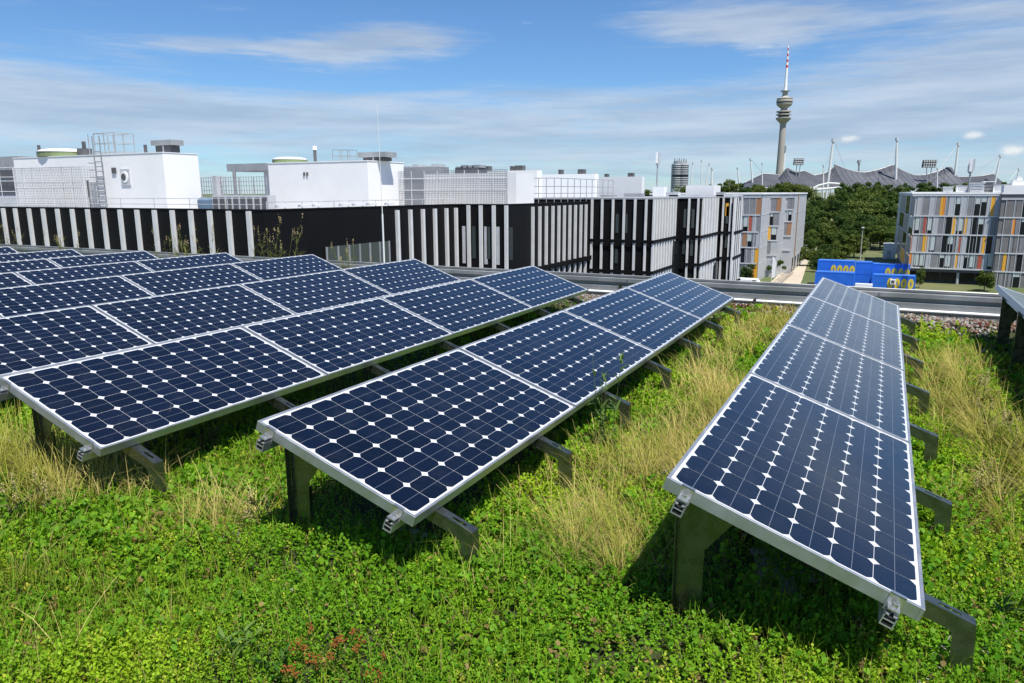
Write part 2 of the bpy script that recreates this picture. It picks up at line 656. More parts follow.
def rail(parent_row, x_, near_y, length, label, group):
    zc = 0
    x0, y0 = parent_row
    loc = (x0 + x_ * ct + (-.0) * st_, y0 + near_y, ZHI - x_ * st_)
    t = thing('mounting_rail', label, 'mounting rail', (0, 0, 0), 0, group)
    # frame of the row: panel plane coordinates rotated about Y
    t.location = (x0 - PH * st_, y0, ZHI - PH * ct)
    t.rotation_euler = (0, TILT, 0)
    m = MB()
    yb, ye = -.045, length + .03
    w, h = .019, .036
    for (a, b_, c, d) in ((-w, w, -.0405, -.037), (-w, -w + .004, -.037, -.001), (w - .004, w, -.037, -.001), (-w, -.006, -.0045, -.001), (.006, w, -.0045, -.001), (-w + .004, w - .004, -.021, -.018)):
        m.box(x_ + a, x_ + b_, yb, ye, c, d)
    m.build('rail_profile', M_alu, t)
    m = MB()
    for z in (-.034, -.024, -.012):
        m.box(x_ - .012, x_ + .012, yb + .002, yb + .03, z, z + .004)
    m.build('rail_end', M_bolt, t)
    clamp_parts(t, x_, 0.0)
    return t


for rk, x0, y0, rdesc in ROWS:
    for i in range(4):
        if proto_panel is None:
            p = proto_panel = new_panel()
        else:
            p = copy_tree(proto_panel)
        jr = random.uniform(-.0012, .0012)
        p.location = (x0 - PH * st_, y0 + i * (PL + GAP), ZHI - PH * ct + jr)
        p.rotation_euler = (0, TILT + random.uniform(-.0025, .0025), random.uniform(-.001, .001))
        tag(p, 'blue-black solar panel, %s in the %s' % (POS4[i], rdesc), 'solar panel', 'solar panels in tilted rows')
    near = rk in 'RCBAD'
    ys = [.16 + .945 * i for i in range(7)] if near else [.16, 2.0, 4.0, 5.8]
    for i, yy in enumerate(ys):
        if proto_br is None:
            br = thing('panel_bracket', '', 'bracket')
            for nm, me in zip(('web_plate', 'post_flange', 'arm', 'foot'), ME_br):
                link(nm, me, br)
            proto_br = br
        else:
            br = copy_tree(proto_br)
        br.location = (x0, y0 + yy, 0)
        o_ = ORD[i] if near else ['nearest', 'second nearest', 'third nearest', 'farthest'][i]
        tag(br, 'bent galvanised bracket, %s under the %s' % (o_, rdesc), 'bracket', 'brackets carrying the solar panels')
    L_ = 4 * PL + 3 * GAP
    rail((x0, y0), .075, 0, L_, 'upper mounting rail with end clamp under the ' + rdesc, 'rails under the solar panels')
    rail((x0, y0), PW - .075, 0, L_, 'lower mounting rail with end clamp under the ' + rdesc, 'rails under the solar panels')

M_cable = mat('cable_black', (.012, .012, .012), .5)
for (rk, lbl) in (('C', 'black cable sagging under the near panel of the steep right row'), ('B', 'black cable sagging under the near panel of the middle row'), ('A', 'black cable sagging under the near panel of the row left of the middle')):
    x0, y0 = [(a, b_) for (q, a, b_, _d) in ROWS if q == rk][0]
    pts = [(x0 + .10 + .12 * i, y0 + .30 + .02 * math.sin(i * 1.7), ztop(.10 + .12 * i) - .075 - .13 * math.sin(pi * i / 5)) for i in range(6)]
    m = MB()
    m.path(pts, [.0055] * 6, 7)
    tag(m.build('panel_cable', M_cable, None, (0, 0, 0), True), lbl, 'cable', 'cables under the panels')

# ---- metal parapet along the far roof edge
M_para = mat('parapet_sheet', (.36, .37, .37), .45, .5, var=.14, vscale=2.2, bump=.03, bscale=25, dirt=(.30, .31, .31))
M_whitepipe = mat('white_pipe', (.80, .80, .78), .4)
pt = thing('metal_parapet', 'ribbed galvanised metal parapet along the far edge of the planted roof', 'parapet', (-6, 9.36, 0))
prof = [(9.30, -.05), (9.30, .05), (9.285, .062), (9.285, .135), (9.335, .146), (9.335, .178), (9.285, .192), (9.285, .238), (9.330, .247), (9.312, .281), (9.318, .288), (9.335, .286), (9.345, .25), (9.345, -.3)]
x0, x1 = -22.0, 9.0
m = MB()
nn_ = len(prof)
m.add([(x0, y, z) for y, z in prof] + [(x1, y, z) for y, z in prof], [(i, nn_ + i, nn_ + i + 1, i + 1) for i in range(nn_ - 1)] + [tuple(range(nn_ - 1, -1, -1)), tuple(range(nn_, 2 * nn_))])
m.build('ribbed_sheet', M_para, pt, (-6, 9.36, 0))
for i, xx in enumerate(np.arange(-21, 9, 3.0)):
    MB().box(xx - .004, xx + .004, 9.281, 9.2845, .07, .13).box(xx - .003, xx + .003, 9.281, 9.2845, .195, .235).build('sheet_seam', M_bolt, pt, (-6, 9.36, 0))
m = MB().box(-3.10, -3.06, 9.24, 9.283, 0, .17).box(1.9, 1.94, 9.24, 9.283, 0, .17)
m.build('stay_post', M_galv, pt, (-6, 9.36, 0))
pp = thing('white_pipe', 'thin white pipe running along the foot of the metal parapet', 'pipe', (-6, 9.24, .08))
m = MB()
m.tube((-22, 9.245, .058), (9, 9.245, .058), .017, n=10)
m.build('pipe', M_whitepipe, pp, (-6, 9.24, .08), smooth=True)
for xx in np.arange(-21.5, 9, 1.55):
    MB().box(xx - .018, xx + .018, 9.222, 9.268, -.03, .080).build('pipe_clip', M_galv, pp, (-6, 9.24, .08))

# lightning rod
lr = thing('lightning_rod', 'tall thin pale lightning rod standing by the parapet in front of the black building', 'rod', (-6.88, 9.18, 0))
MB().box(-.12, .12, -.12, .12, -.02, .09).build('rod_foot', M_conc, lr)
MB().tube((0, 0, .09), (0, 0, 1.05), .015, .013).tube((0, 0, 1.05), (-.02, 0, 2.65), .0065, .003).build('rod_shaft', M_whitepipe, lr)

# ---- gravel strip
rng = np.random.default_rng(5)


def ico_pts():
    V, F = [], []
    t = (1 + 5 ** .5) / 2
    V = np.array([(-1, t, 0), (1, t, 0), (-1, -t, 0), (1, -t, 0), (0, -1, t), (0, 1, t), (0, -1, -t), (0, 1, -t), (t, 0, -1), (t, 0, 1), (-t, 0, -1), (-t, 0, 1)], float)
    V /= np.linalg.norm(V[0])
    F = np.array([(0, 11, 5), (0, 5, 1), (0, 1, 7), (0, 7, 10), (0, 10, 11), (1, 5, 9), (5, 11, 4), (11, 10, 2), (10, 7, 6), (7, 1, 8), (3, 9, 4), (3, 4, 2), (3, 2, 6), (3, 6, 8), (3, 8, 9), (4, 9, 5), (2, 4, 11), (6, 2, 10), (8, 6, 7), (9, 8, 1)])
    return V, F


IV, IF = ico_pts()


def rand_rot(n):
    q = rng.normal(size=(n, 4)); q /= np.linalg.norm(q, axis=1)[:, None]
    w, x, y, z = q.T
    return np.stack([np.stack([1 - 2 * (y * y + z * z), 2 * (x * y - z * w), 2 * (x * z + y * w)], -1),
                     np.stack([2 * (x * y + z * w), 1 - 2 * (x * x + z * z), 2 * (y * z - x * w)], -1),
                     np.stack([2 * (x * z - y * w), 2 * (y * z + x * w), 1 - 2 * (x * x + y * y)], -1)], 1)


n = 9000
px = rng.uniform(-7.5, 3.2, n); py = 9.28 - np.abs(rng.normal(0, .26, n)) - rng.uniform(0, .25, n)
sz = rng.uniform(.009, .022, n)
sc = sz[:, None] * rng.uniform(.6, 1.2, (n, 3))
loc = IV[None] * sc[:, None, :]
loc = np.einsum('nij,nkj->nki', rand_rot(n), loc)
loc += np.stack([px, py, hump(px, py) + sz * .4], -1)[:, None, :]
base = np.array([[.36, .33, .29], [.45, .42, .38], [.22, .17, .15], [.30, .16, .12], [.5, .48, .45]])
colr = base[rng.integers(0, 5, n)] * rng.uniform(.45, .85, (n, 1))
M_stone = leaf_mat('stone', .85, 0.0, .2)
FF = (IF[None] + (np.arange(n) * 12)[:, None, None]).reshape(-1, 3)
struct(link('gravel', np_mesh('gravel', loc.reshape(-1, 3), FF, np.full(len(FF), 3), [M_stone], np.repeat(colr, 12, 0))), 'stuff')

# ---- sedum and clover carpet: real leaves
HEX = np.array([(0, 0, 0), (.30, -.30, .03), (.72, -.36, .02), (1.0, 0, -.04), (.72, .36, .02), (.30, .30, .03)])


def dry_zone(x, y):
    """1 where dry grass grows (a strip behind each high edge and some loose patches)"""
    d = np.zeros_like(x)
    for (cx, w, ya, yb, a) in ((-.92, .26, 1.9, 8.5, .95), (.60, .17, 3.0, 8.5, .95), (-2.55, .22, 1.75, 2.4, .7), (-3.95, .7, 1.3, 2.5, 1.0), (-3.0, .5, .8, 1.5, .45)):
        wob_ = .22 * (vnoise(y * 1.1 + cx * 7, y * 0 + 3.3, 11) - .5)
        t = np.exp(-((x - cx - wob_) / w) ** 2) * np.clip((y - ya) / .3, 0, 1) * np.clip((yb - y) / .3, 0, 1)
        d = np.maximum(d, t * a)
    d *= 1 - .8 * ((x > .86) & (y > 2))
    d *= np.clip(.12 + 2.6 * (vnoise(x * 2.4, y * 1.9, 21) - .36), 0, 1)
    return d


def scatter(nmax, fd):
    x = rng.uniform(-6.2, 3.0, nmax); y = rng.uniform(.75, 9.05, nmax)
    keep = (x > -1.93 * y - 1.6) & (x < .36 * y + 1.0) & (rng.random(nmax) < fd(x, y))
    return x[keep], y[keep]


def lod(x, y):
    return np.clip(np.sqrt(x * x + y * y + EYE ** 2) / 2.3, 1, 4.2)


def under(x, y):
    u = np.zeros_like(x)
    for rk, x0, y0, _d in ROWS:
        u = np.maximum(u, ((x > x0 - .13) & (x < x0 + .58) & (y > y0 + .35)).astype(float))
    return u


def fd(x, y):
    d = lod(x, y) ** -1.45
    d *= 1 - .72 * under(x, y)
    d *= 1 - .72 * dry_zone(x, y)
    d *= np.clip((8.95 - y) / .45, 0, 1) * (1 - .7 * np.clip((y - 8.3) / .4, 0, 1))
    d *= .55 + .6 * vnoise(x * 2.1, y * 2.1, 31)
    return d


def rosettes(nmax, nl, hmul, lmul, seedcol, fdens):
    x, y = scatter(nmax, fdens)
    n = len(x)
    s = lod(x, y) ** .75
    hh = hmul * (.3 + 1.2 * vnoise(x * 3.4, y * 3.4, 41) * (.5 + vnoise(x * .9, y * .9, 42)) + .25 * rng.random(n))
    z0 = hump(x, y)
    lvar = .62 + .95 * np.clip(vnoise(x * 1.4 + 5, y * 1.4, 43) - .15 + .25 * (vnoise(x * 5, y * 5, 44) - .5), 0, 1)
    az0 = rng.uniform(0, 2 * pi, n)
    tx, ty = rng.normal(0, .22, n), rng.normal(0, .22, n)
    allV, allC = [], []
    pc = seedcol(x, y, n)
    wv = np.clip(vnoise(x * .8 + 3, y * .8, 45) * 1.6 - .3, 0, 1)[:, None]
    pc = pc * (1.05 + np.array([.16, .05, .1]) * wv)
    pc = pc * 1.1
    dead = (rng.random(n) < .03 + .10 * np.clip(vnoise(x * 2.6, y * 2.6, 46) - .55, 0, 1))[:, None]
    pc = np.where(dead, np.array([.26, .19, .07]), pc)
    for j in range(nl):
        f = (j + .5) / nl
        L = lmul * s * lvar * rng.uniform(.75, 1.25, n) * (1.12 - .55 * f)
        az = az0 + j * 2.39996 + rng.normal(0, .25, n)
        el = np.clip(.05 + 1.0 * f + rng.normal(0, .28, n), -.4, 1.4)
        zz = z0 + hh * (.25 + .75 * f)
        bx = x + tx * hh * f; by = y + ty * hh * f
        ca, sa, ce, se = np.cos(az), np.sin(az), np.cos(el), np.sin(el)
        u = HEX[:, 0][None] * L[:, None]; v = HEX[:, 1][None] * L[:, None] * 1.05; w = HEX[:, 2][None] * L[:, None]
        r = u * ce[:, None] - w * se[:, None]
        q = u * se[:, None] + w * ce[:, None]
        P = np.stack([bx[:, None] + r * ca[:, None] - v * sa[:, None], by[:, None] + r * sa[:, None] + v * ca[:, None], zz[:, None] + q], -1)
        allV.append(P)
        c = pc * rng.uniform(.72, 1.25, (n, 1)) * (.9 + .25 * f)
        allC.append(c)
    V = np.concatenate(allV).reshape(-1, 3)
    C = np.repeat(np.concatenate(allC), 6, 0)
    nf = len(V) // 6
    return V, C, nf


def col_a(x, y, n):
    t = np.clip((vnoise(x * 1.6, y * 1.6, 51) - .25) * 1.8 + rng.normal(0, .12, n), 0, 1)[:, None]
    g = np.array([.115, .275, .012]) * (1 - t) + np.array([.25, .385, .018]) * t
    k_ = (rng.random(n) < .05)[:, None]
    return np.where(k_, np.array([.36, .40, .05]), g)


def col_b(x, y, n):
    t = rng.random(n)[:, None]
    return np.array([.065, .19, .010]) * (1 - t) + np.array([.14, .28, .014]) * t


V1, C1, n1_ = rosettes(250000, 9, .060, .0150, col_a, fd)
V2, C2, n2_ = rosettes(100000, 5, .085, .026, col_b, lambda x, y: fd(x, y) * np.clip(2.2 * vnoise(x * 1.2, y * 1.2, 61) - .7, 0, 1))
V = np.concatenate([V1, V2]); C = np.concatenate([C1, C2]); nf = n1_ + n2_
F = np.arange(nf * 6)
struct(link('ground_cover', np_mesh('ground_cover', V, F, np.full(nf, 6), [M_leaf], C)), 'stuff')
print('leaves', nf)


def blades(x, y, z, length, width, az, lean, bend, cols, ns=4):
    """curved tapering strips"""
    n = len(x)
    P = np.zeros((n, 2 * ns + 1, 3))
    ca, sa = np.cos(az), np.sin(az)
    cx, cz = np.zeros(n), np.zeros(n)
    th = lean.copy()
    sx_, sy_ = -sa, ca
    for j in range(ns + 1):
        wj = width * (1 - (j / ns)) ** .6 * (1 if j else .7)
        px_, py_, pz_ = x + cx * ca, y + cx * sa, z + cz
        if j < ns:
            P[:, 2 * j] = np.stack([px_ - sx_ * wj / 2, py_ - sy_ * wj / 2, pz_], -1)
            P[:, 2 * j + 1] = np.stack([px_ + sx_ * wj / 2, py_ + sy_ * wj / 2, pz_], -1)
            d = length / ns
            cx = cx + d * np.sin(th); cz = cz + d * np.cos(th)
            th = th + bend / ns
        else:
            P[:, 2 * ns] = np.stack([px_, py_, pz_], -1)
    b_ = (np.arange(n) * (2 * ns + 1))[:, None]
    q = []
    for j in range(ns - 1):
        q.append(b_ + np.array([[2 * j, 2 * j + 1, 2 * j + 3, 2 * j + 2]]))
    Q = np.stack(q, 1).reshape(-1, 4)
    T = (b_ + np.array([[2 * ns - 2, 2 * ns - 1, 2 * ns]])).reshape(-1, 3)
    return P.reshape(-1, 3), np.concatenate([Q.ravel(), T.ravel()]), np.concatenate([np.full(len(Q), 4), np.full(len(T), 3)]), np.repeat(cols, 2 * ns + 1, 0)


def grass_set(specs):
    Vs, Fs, Ls, Cs, off = [], [], [], [], 0
    for s in specs:
        v, f, l, c = blades(*s)
        Vs.append(v); Fs.append(f + off); Ls.append(l); Cs.append(c); off += len(v)
    return np.concatenate(Vs), np.concatenate(Fs), np.concatenate(Ls), np.concatenate(Cs)


# dry tufts
x, y = scatter(720000, lambda x, y: dry_zone(x, y) ** 1.1 * lod(x, y) ** -1.0 * .97)
# pull blades toward tuft centres
n = len(x)
cellx, celly = np.round(x / .20) * .20, np.round(y / .20) * .20
jx, jy = .09 * (vnoise(cellx * 37, celly * 41, 71) - .5), .09 * (vnoise(cellx * 43, celly * 31, 72) - .5)
tx_, ty_ = cellx + jx, celly + jy
xx = tx_ + (x - tx_) * .42; yy = ty_ + (y - ty_) * .42
az = np.arctan2(yy - ty_, xx - tx_) + rng.normal(0, .6, n)
az = np.where(rng.random(n) < .4, 2.6 + rng.normal(0, .6, n), az)
tt = np.clip(vnoise(x * 2.6, y * 2.6, 81) * 1.2 - .22 + rng.normal(0, .22, n), 0, 1)[:, None]
cd = np.array([.29, .30, .045]) * (1 - tt) + np.array([.66, .52, .21]) * tt
cd *= rng.uniform(.7, 1.25, (n, 1))
hgt = rng.uniform(.14, .40, n) * (.7 + .6 * vnoise(x * 3, y * 3, 82))
dry = (xx, yy, hump(xx, yy) - .01, hgt, .0018 * lod(x, y) ** .8 * rng.uniform(.7, 1.3, n), az, np.abs(rng.normal(.42, .24, n)), rng.uniform(.5, 1.9, n), cd)
# green grass everywhere, thin
x, y = scatter(300000, lambda x, y: lod(x, y) ** -1.2 * (1 - .6 * under(x, y)) * np.clip(1.5 * vnoise(x * 1.5, y * 1.5, 91) - .05 + .3 * dry_zone(x, y), 0, 1) * np.clip((8.7 - y) / .4, 0, 1) * .62)
n = len(x)
tt = np.clip(vnoise(x * 2, y * 2, 92) + rng.normal(0, .2, n), 0, 1)[:, None]
cg = (np.array([.12, .26, .012]) * (1 - tt) + np.array([.25, .36, .025]) * tt) * rng.uniform(.7, 1.25, (n, 1))
k_ = (rng.random(n) < .07)[:, None]
cg = np.where(k_, np.array([.33, .27, .11]), cg)
green = (x, y, hump(x, y), rng.uniform(.06, .17, n), .0030 * lod(x, y) ** .8 * rng.uniform(.7, 1.3, n), rng.uniform(0, 2 * pi, n), np.abs(rng.normal(.25, .2, n)), rng.uniform(.1, 1.1, n), cg)
# short tired lawn in the near left corner and around the posts
x, y = scatter(420000, lambda x, y: lod(x, y) ** -1.0 * np.clip(1.2 * np.exp(-((x + 2.35) / .55) ** 2 - ((y - 1.25) / .38) ** 2) + .75 * np.clip(vnoise(x * 1.1, y * 1.1, 95) * 2.2 - .95, 0, 1), 0, 1))
n = len(x)
tt = np.clip(vnoise(x * 5, y * 5, 96) + rng.normal(0, .25, n), 0, 1)[:, None]
cs_ = (np.array([.17, .26, .018]) * (1 - tt) + np.array([.36, .30, .07]) * tt) * rng.uniform(.7, 1.2, (n, 1))
lawn = (x, y, hump(x, y), rng.uniform(.05, .12, n), .0026 * lod(x, y) ** .8 * rng.uniform(.7, 1.3, n), rng.uniform(0, 2 * pi, n), np.abs(rng.normal(.2, .2, n)), rng.uniform(.1, .9, n), cs_)
# matted dead thatch lying at the base of the tufts
x, y = scatter(160000, lambda x, y: dry_zone(x, y) ** 1.2 * lod(x, y) ** -1.0)
n = len(x)
ct_ = np.array([.42, .33, .15]) * rng.uniform(.55, 1.15, (n, 1))
that = (x, y, hump(x, y) + rng.uniform(0, .05, n), rng.uniform(.08, .22, n), .0022 * lod(x, y) ** .8 * rng.uniform(.7, 1.3, n), 2.6 + rng.normal(0, .9, n), rng.uniform(.9, 1.45, n), rng.uniform(.0, .5, n), ct_)
V, F, L, C = grass_set([dry, green, lawn, that])
print('blades', len(dry[0]), len(green[0]))
struct(link('roof_grass', np_mesh('roof_grass', V, F, L, [M_grass], C)), 'stuff')


# ---- single plants one can point to
def weed(name, label, loc, h, stems, lean, leafcol, seed, seedhead=None, spread=.05, group=None, leafl=.05, nleaf=12):
    r = np.random.default_rng(seed)
    t = thing(name, label, 'plant', loc, 0, group)
    m = MB()
    xs, ys, zs, ls, azs = [], [], [], [], []
    heads = MB()
    for s in range(stems):
        a = r.uniform(0, 2 * pi); q = r.uniform(.3, 1) * lean
        hh = h * r.uniform(.6, 1.0)
        p0 = np.array([r.normal(0, spread), r.normal(0, spread), -.03])
        pts = [tuple(p0 + np.array([cos(a) * q * f ** 1.6 * hh, sin(a) * q * f ** 1.6 * hh, hh * f])) for f in (0, .25, .5, .75, 1)]
        m = MB()
        m.path(pts, [.0028 * max(.6, h), .0025 * max(.6, h), .002, .0016, .001], 5)
        m.build('stem', MATS.get('stem_green') or mat('stem_green', (.10, .15, .03), .6), t)
        for j in range(nleaf):
            f = r.uniform(.12, .92); i_ = int(f * 4); g = f * 4 - i_
            pnt = np.array(pts[i_]) * (1 - g) + np.array(pts[i_ + 1]) * g
            xs.append(pnt[0]); ys.append(pnt[1]); zs.append(pnt[2]); ls.append(leafl * r.uniform(.6, 1.2) * (1.15 - .6 * f)); azs.append(r.uniform(0, 2 * pi))
        if seedhead is not None:
            for j in range(16):
                e = np.array(pts[4]) + r.normal(0, 1, 3) * np.array(seedhead[0])
                d = seedhead[1] * r.uniform(.6, 1.3)
                heads.lathe([(0.0002, -d), (d * .7, -d * .3), (d * .7, d * .4), (.0002, d)], 6, tuple(e))
    n = len(xs)
    cc = np.array(leafcol) * r.uniform(.7, 1.3, (n, 1))
    v, f, l, c = blades(np.array(xs), np.array(ys), np.array(zs), np.array(ls), np.array(ls) * (.26 if leafl < .15 else .07), np.array(azs), r.uniform(.5, 1.2, n), r.uniform(.2, .9, n), cc)
    link('leaves', np_mesh('leaves', v, f, l, [M_leaf], c), t)
    if seedhead is not None:
        heads.build('flower_head', seedhead[2], t)
    return t


M_redhead = mat('red_sedum_flower', (.22, .085, .022), .8, 0, .08, var=.3, vscale=40)
M_oat = mat('grass_seed', (.42, .33, .15), .7, var=.2, vscale=60)
M_yellow = mat('yellow_flower', (.75, .58, .03), .6)
z_ = lambda x, y: float(hump(np.array([x]), np.array([y]))[0])


def gpos(u, v, z=.03):
    q = at_z(u, v, z)
    return (q.x, q.y, z_(q.x, q.y))


RG = 'red-flowered stonecrop plants'
rl = ['red-topped stonecrop, tallest of the clump in the foreground', 'red-topped stonecrop at the left end of the foreground clump', 'red-topped stonecrop at the right end of the foreground clump',
      'red-topped stonecrop lying lowest in the foreground, below the clump', 'red-topped stonecrop in the middle of the foreground clump', 'short red-topped stonecrop standing apart, right of the foreground clump', 'red-topped stonecrop at the back of the foreground clump']
for i, (u, v) in enumerate(((333, 645), (293, 640), (352, 632), (283, 668), (318, 650), (376, 652), (320, 628))):
    weed('stonecrop', rl[i], gpos(u, v), (.185 if i == 0 else .155) * (1 if i != 5 else .85), 3, .25, (.30, .36, .05), 100 + i, ((.008, .008, .006), .0042, M_redhead), .014, RG, .034, 12)
weed('weed_plant', 'tall green weed growing up against the low edge of the middle panel row', gpos(598, 432), .66, 5, .18, (.12, .20, .05), 5, None, .05, None, .10, 16)
weed('weed_plant', 'spindly weed standing in the grass at the right edge of the photo', gpos(1012, 600), .44, 2, .3, (.10, .16, .04), 6, None, .02, None, .07, 12)
weed('weed_plant', 'broad pale-leaved weed in the foreground left of the red stonecrop', gpos(245, 640), .19, 5, .5, (.16, .27, .06), 8, None, .03, None, .09, 8)
weed('weed_plant', 'dark leafy weed beside the red stonecrop clump', gpos(272, 652), .17, 5, .4, (.045, .12, .02), 9, None, .03, None, .07, 9)
OG = 'oat-like grasses gone to seed'
ol = ['tall seeding grass stalk, first one left of the dark shade at right', 'tall seeding grass leaning over the shade under the right-hand row', 'seeding grass bending right at the right edge of the photo', 'lower seeding grass at the foot of the dry strip on the right',
      'seeding grass among the dry tufts at the left edge', 'seeding grass standing in front of the post of the middle row']
for i, (u, v, h) in enumerate(((978, 400, .34), (995, 430, .36), (1012, 450, .36), (985, 480, .28), (25, 500, .26), (262, 500, .22))):
    weed('oat_grass', ol[i], gpos(u, v), h, 5, .42, (.22, .21, .07), 40 + i, ((.006, .006, .022), .0042, M_oat), .03, OG, .12, 6)
# tall reedy plants at the parapet behind the left rows
rl2 = ['tall yellowing reeds standing right of the pale column before the glass', 'reed clump in front of the last white column of the left wing', 'thin reeds just left of the lightning rod',
       'reeds behind the sixth row from the right', 'reeds behind the seventh row', 'short reeds behind the eighth row', 'reeds near the far left edge']
for i, (u, v, h) in enumerate(((288, 253, .66), (268, 253, .50), (352, 262, .34), (198, 250, .46), (172, 248, .42), (52, 244, .44), (8, 243, .4))):
    q = at_y(u, v, 9.0)
    weed('reed_clump', rl2[i], (q.x, 9.0, 0), h + max(q.z, 0), 9, .30, (.20, .20, .06), 60 + i, ((.006, .006, .03), .006, M_oat), .16, 'reeds growing by the parapet', .22, 9)
# red sedum cushions on the gravel strip
x = np.concatenate([rng.normal(-1.45, .28, 900), rng.normal(1.35, .2, 500), rng.normal(-2.9, .3, 500)])
y = 8.98 + rng.normal(0, .07, len(x)) - .1 * rng.random(len(x))
n = len(x)
cr = np.where((rng.random(n) < .6)[:, None], np.array([.22, .05, .04]), np.array([.16, .17, .03])) * rng.uniform(.6, 1.4, (n, 1))
v, f, l, c = blades(x, y, hump(x, y), rng.uniform(.03, .07, n), np.full(n, .012), rng.uniform(0, 6.28, n), rng.uniform(0, .7, n), rng.uniform(0, .8, n), cr)
struct(link('red_sedum', np_mesh('red_sedum', v, f, l, [M_grass], c)), 'stuff')
# ---- part two follows: the town beyond the roof
GZ0 = -14.5

# ------------------------------------------------------------------ THE TOWN
M_black = mat('black_cladding', (.0055, .0055, .006), .65, 0, .18, var=.25, vscale=.35)
M_fin = mat('pale_fin', (.70, .70, .685), .6, var=.06, vscale=1.2)
M_white = mat('white_render', (.86, .86, .85), .8, var=.025, vscale=.7)
M_grey = mat('grey_metal', (.34, .35, .36), .55, .2, var=.12, vscale=1.0)
M_lgrey = mat('light_grey_metal', (.58, .59, .60), .5, .2, var=.1, vscale=1.0)
M_dgrey = mat('dark_grey', (.09, .09, .095), .6, var=.2, vscale=1.0)
M_glass = mat('dark_glass', (.010, .013, .015), .16, 0, .35)
M_glassg = mat('green_glass', (.055, .072, .072), .10, 0, .8)
M_wire = mat('mesh_wire', (.30, .31, .32), .5, .3)
M_domeg = mat('dome_green', (.20, .25, .12), .5)
M_roofgr = mat('roof_gravel', (.30, .29, .27), .9, var=.3, vscale=2)
M_blue = mat('container_blue', (.022, .165, .68), .45, 0, .5, var=.10, vscale=.8)
M_ylw = mat('container_yellow', (.72, .55, .05), .5)
M_orange = mat('orange_panel', (.76, .27, .04), .5)
M_amber = mat('amber_panel', (.78, .40, .035), .5)
M_red = mat('red_panel', (.42, .10, .06), .5)
M_grp = mat('grey_panel', (.235, .238, .245), .55, var=.1, vscale=.5)
M_lgp = mat('light_panel', (.45, .465, .485), .55, var=.06, vscale=.4)
M_brn = mat('taupe_panel', (.19, .18, .175), .55, var=.12, vscale=.5)
M_frame = mat('facade_frame', (.62, .64, .66), .5, .1)
M_blind = mat('pale_blind', (.50, .56, .54), .35)
M_path = mat('pale_path', (.46, .39, .30), .9, var=.1, vscale=.2)
M_twr = mat('tower_concrete', (.37, .34, .30), .85, var=.08, vscale=.02)

# ground to the horizon
xs_ = np.concatenate([np.linspace(-6000, -450, 14), np.linspace(-420, 420, 57), np.linspace(450, 6000, 14)])
ys_ = np.concatenate([np.linspace(-3000, -60, 8), np.linspace(-40, 700, 75), np.linspace(740, 7000, 22)])


def terr(x, y):
    x = np.asarray(x, float); y = np.asarray(y, float)
    t = np.clip((y - 205) / 200, 0, 1); t = t * t * (3 - 2 * t)
    return GZ0 + t * (6.5 + 1.5 * vnoise(x / 60, y / 60, 5))


GX, GY = np.meshgrid(xs_, ys_)
V = np.stack([GX, GY, terr(GX, GY)], -1).reshape(-1, 3)
nx, ny = len(xs_), len(ys_)
idx = np.arange(nx * ny).reshape(ny, nx)
F = np.stack([idx[:-1, :-1], idx[:-1, 1:], idx[1:, 1:], idx[1:, :-1]], -1).reshape(-1, 4)
M_town = bpy.data.materials.new('town_ground'); M_town.use_nodes = True
k = NT(M_town.node_tree)
tco = k.n('ShaderNodeTexCoord').outputs['Object']
cs = k.mix(k.ramp(k.noise(tco, .05, 6, .6), .4, .6), (.075, .105, .030, 1), (.14, .145, .055, 1))
cs = k.mix(k.ramp(k.noise(tco, .9, 4, .7), .4, .75, 0, .5), cs, (.05, .08, .02, 1))
M_town.node_tree.links.new(cs, M_town.node_tree.nodes['Principled BSDF'].inputs['Base Color'])
M_town.node_tree.nodes['Principled BSDF'].inputs['Roughness'].default_value = .95
struct(link('ground', np_mesh('ground', V, F, np.full(len(F), 4), [M_town], smooth=True)))
M_asph = mat('asphalt', (.075, .075, .078), .9, var=.15, vscale=.4)
struct(MB().box(-60, 60, 10, 132, GZ0 - .2, GZ0 + .03).build('courtyard', M_asph))
m = MB()
pa = [(-16.6, 96), (-17.5, 140), (-18.2, 167), (-18.8, 200), (-20.6, 235)]
pb = [(-10.2, 96), (-12.8, 143), (-14.5, 169), (-16.6, 202), (-18.6, 234)]
for i in range(4):
    m.quad((*pa[i], float(terr(*pa[i])) + .06), (*pb[i], float(terr(*pb[i])) + .06), (*pb[i + 1], float(terr(*pb[i + 1])) + .06), (*pa[i + 1], float(terr(*pa[i + 1])) + .06))
struct(m.build('path', M_path))
struct(MB().box(-2, 14, 168, 172, GZ0 + .0, GZ0 + .06).build('side_path', M_path))


# ---- black office wing with white fins
def fin_set(parent, org, pts, z0, z1, alongx, w=.26, dp=.12):
    for (x, y) in pts:
        a, b_ = (w / 2, dp) if alongx else (dp, w / 2)
        if alongx:
            MB().box(x - w / 2, x + w / 2, y - dp, y, z0, z1).build('facade_fin', M_fin, parent, org)
        else:
            MB().box(x, x + dp, y - w / 2, y + w / 2, z0, z1).build('facade_fin', M_fin, parent, org)


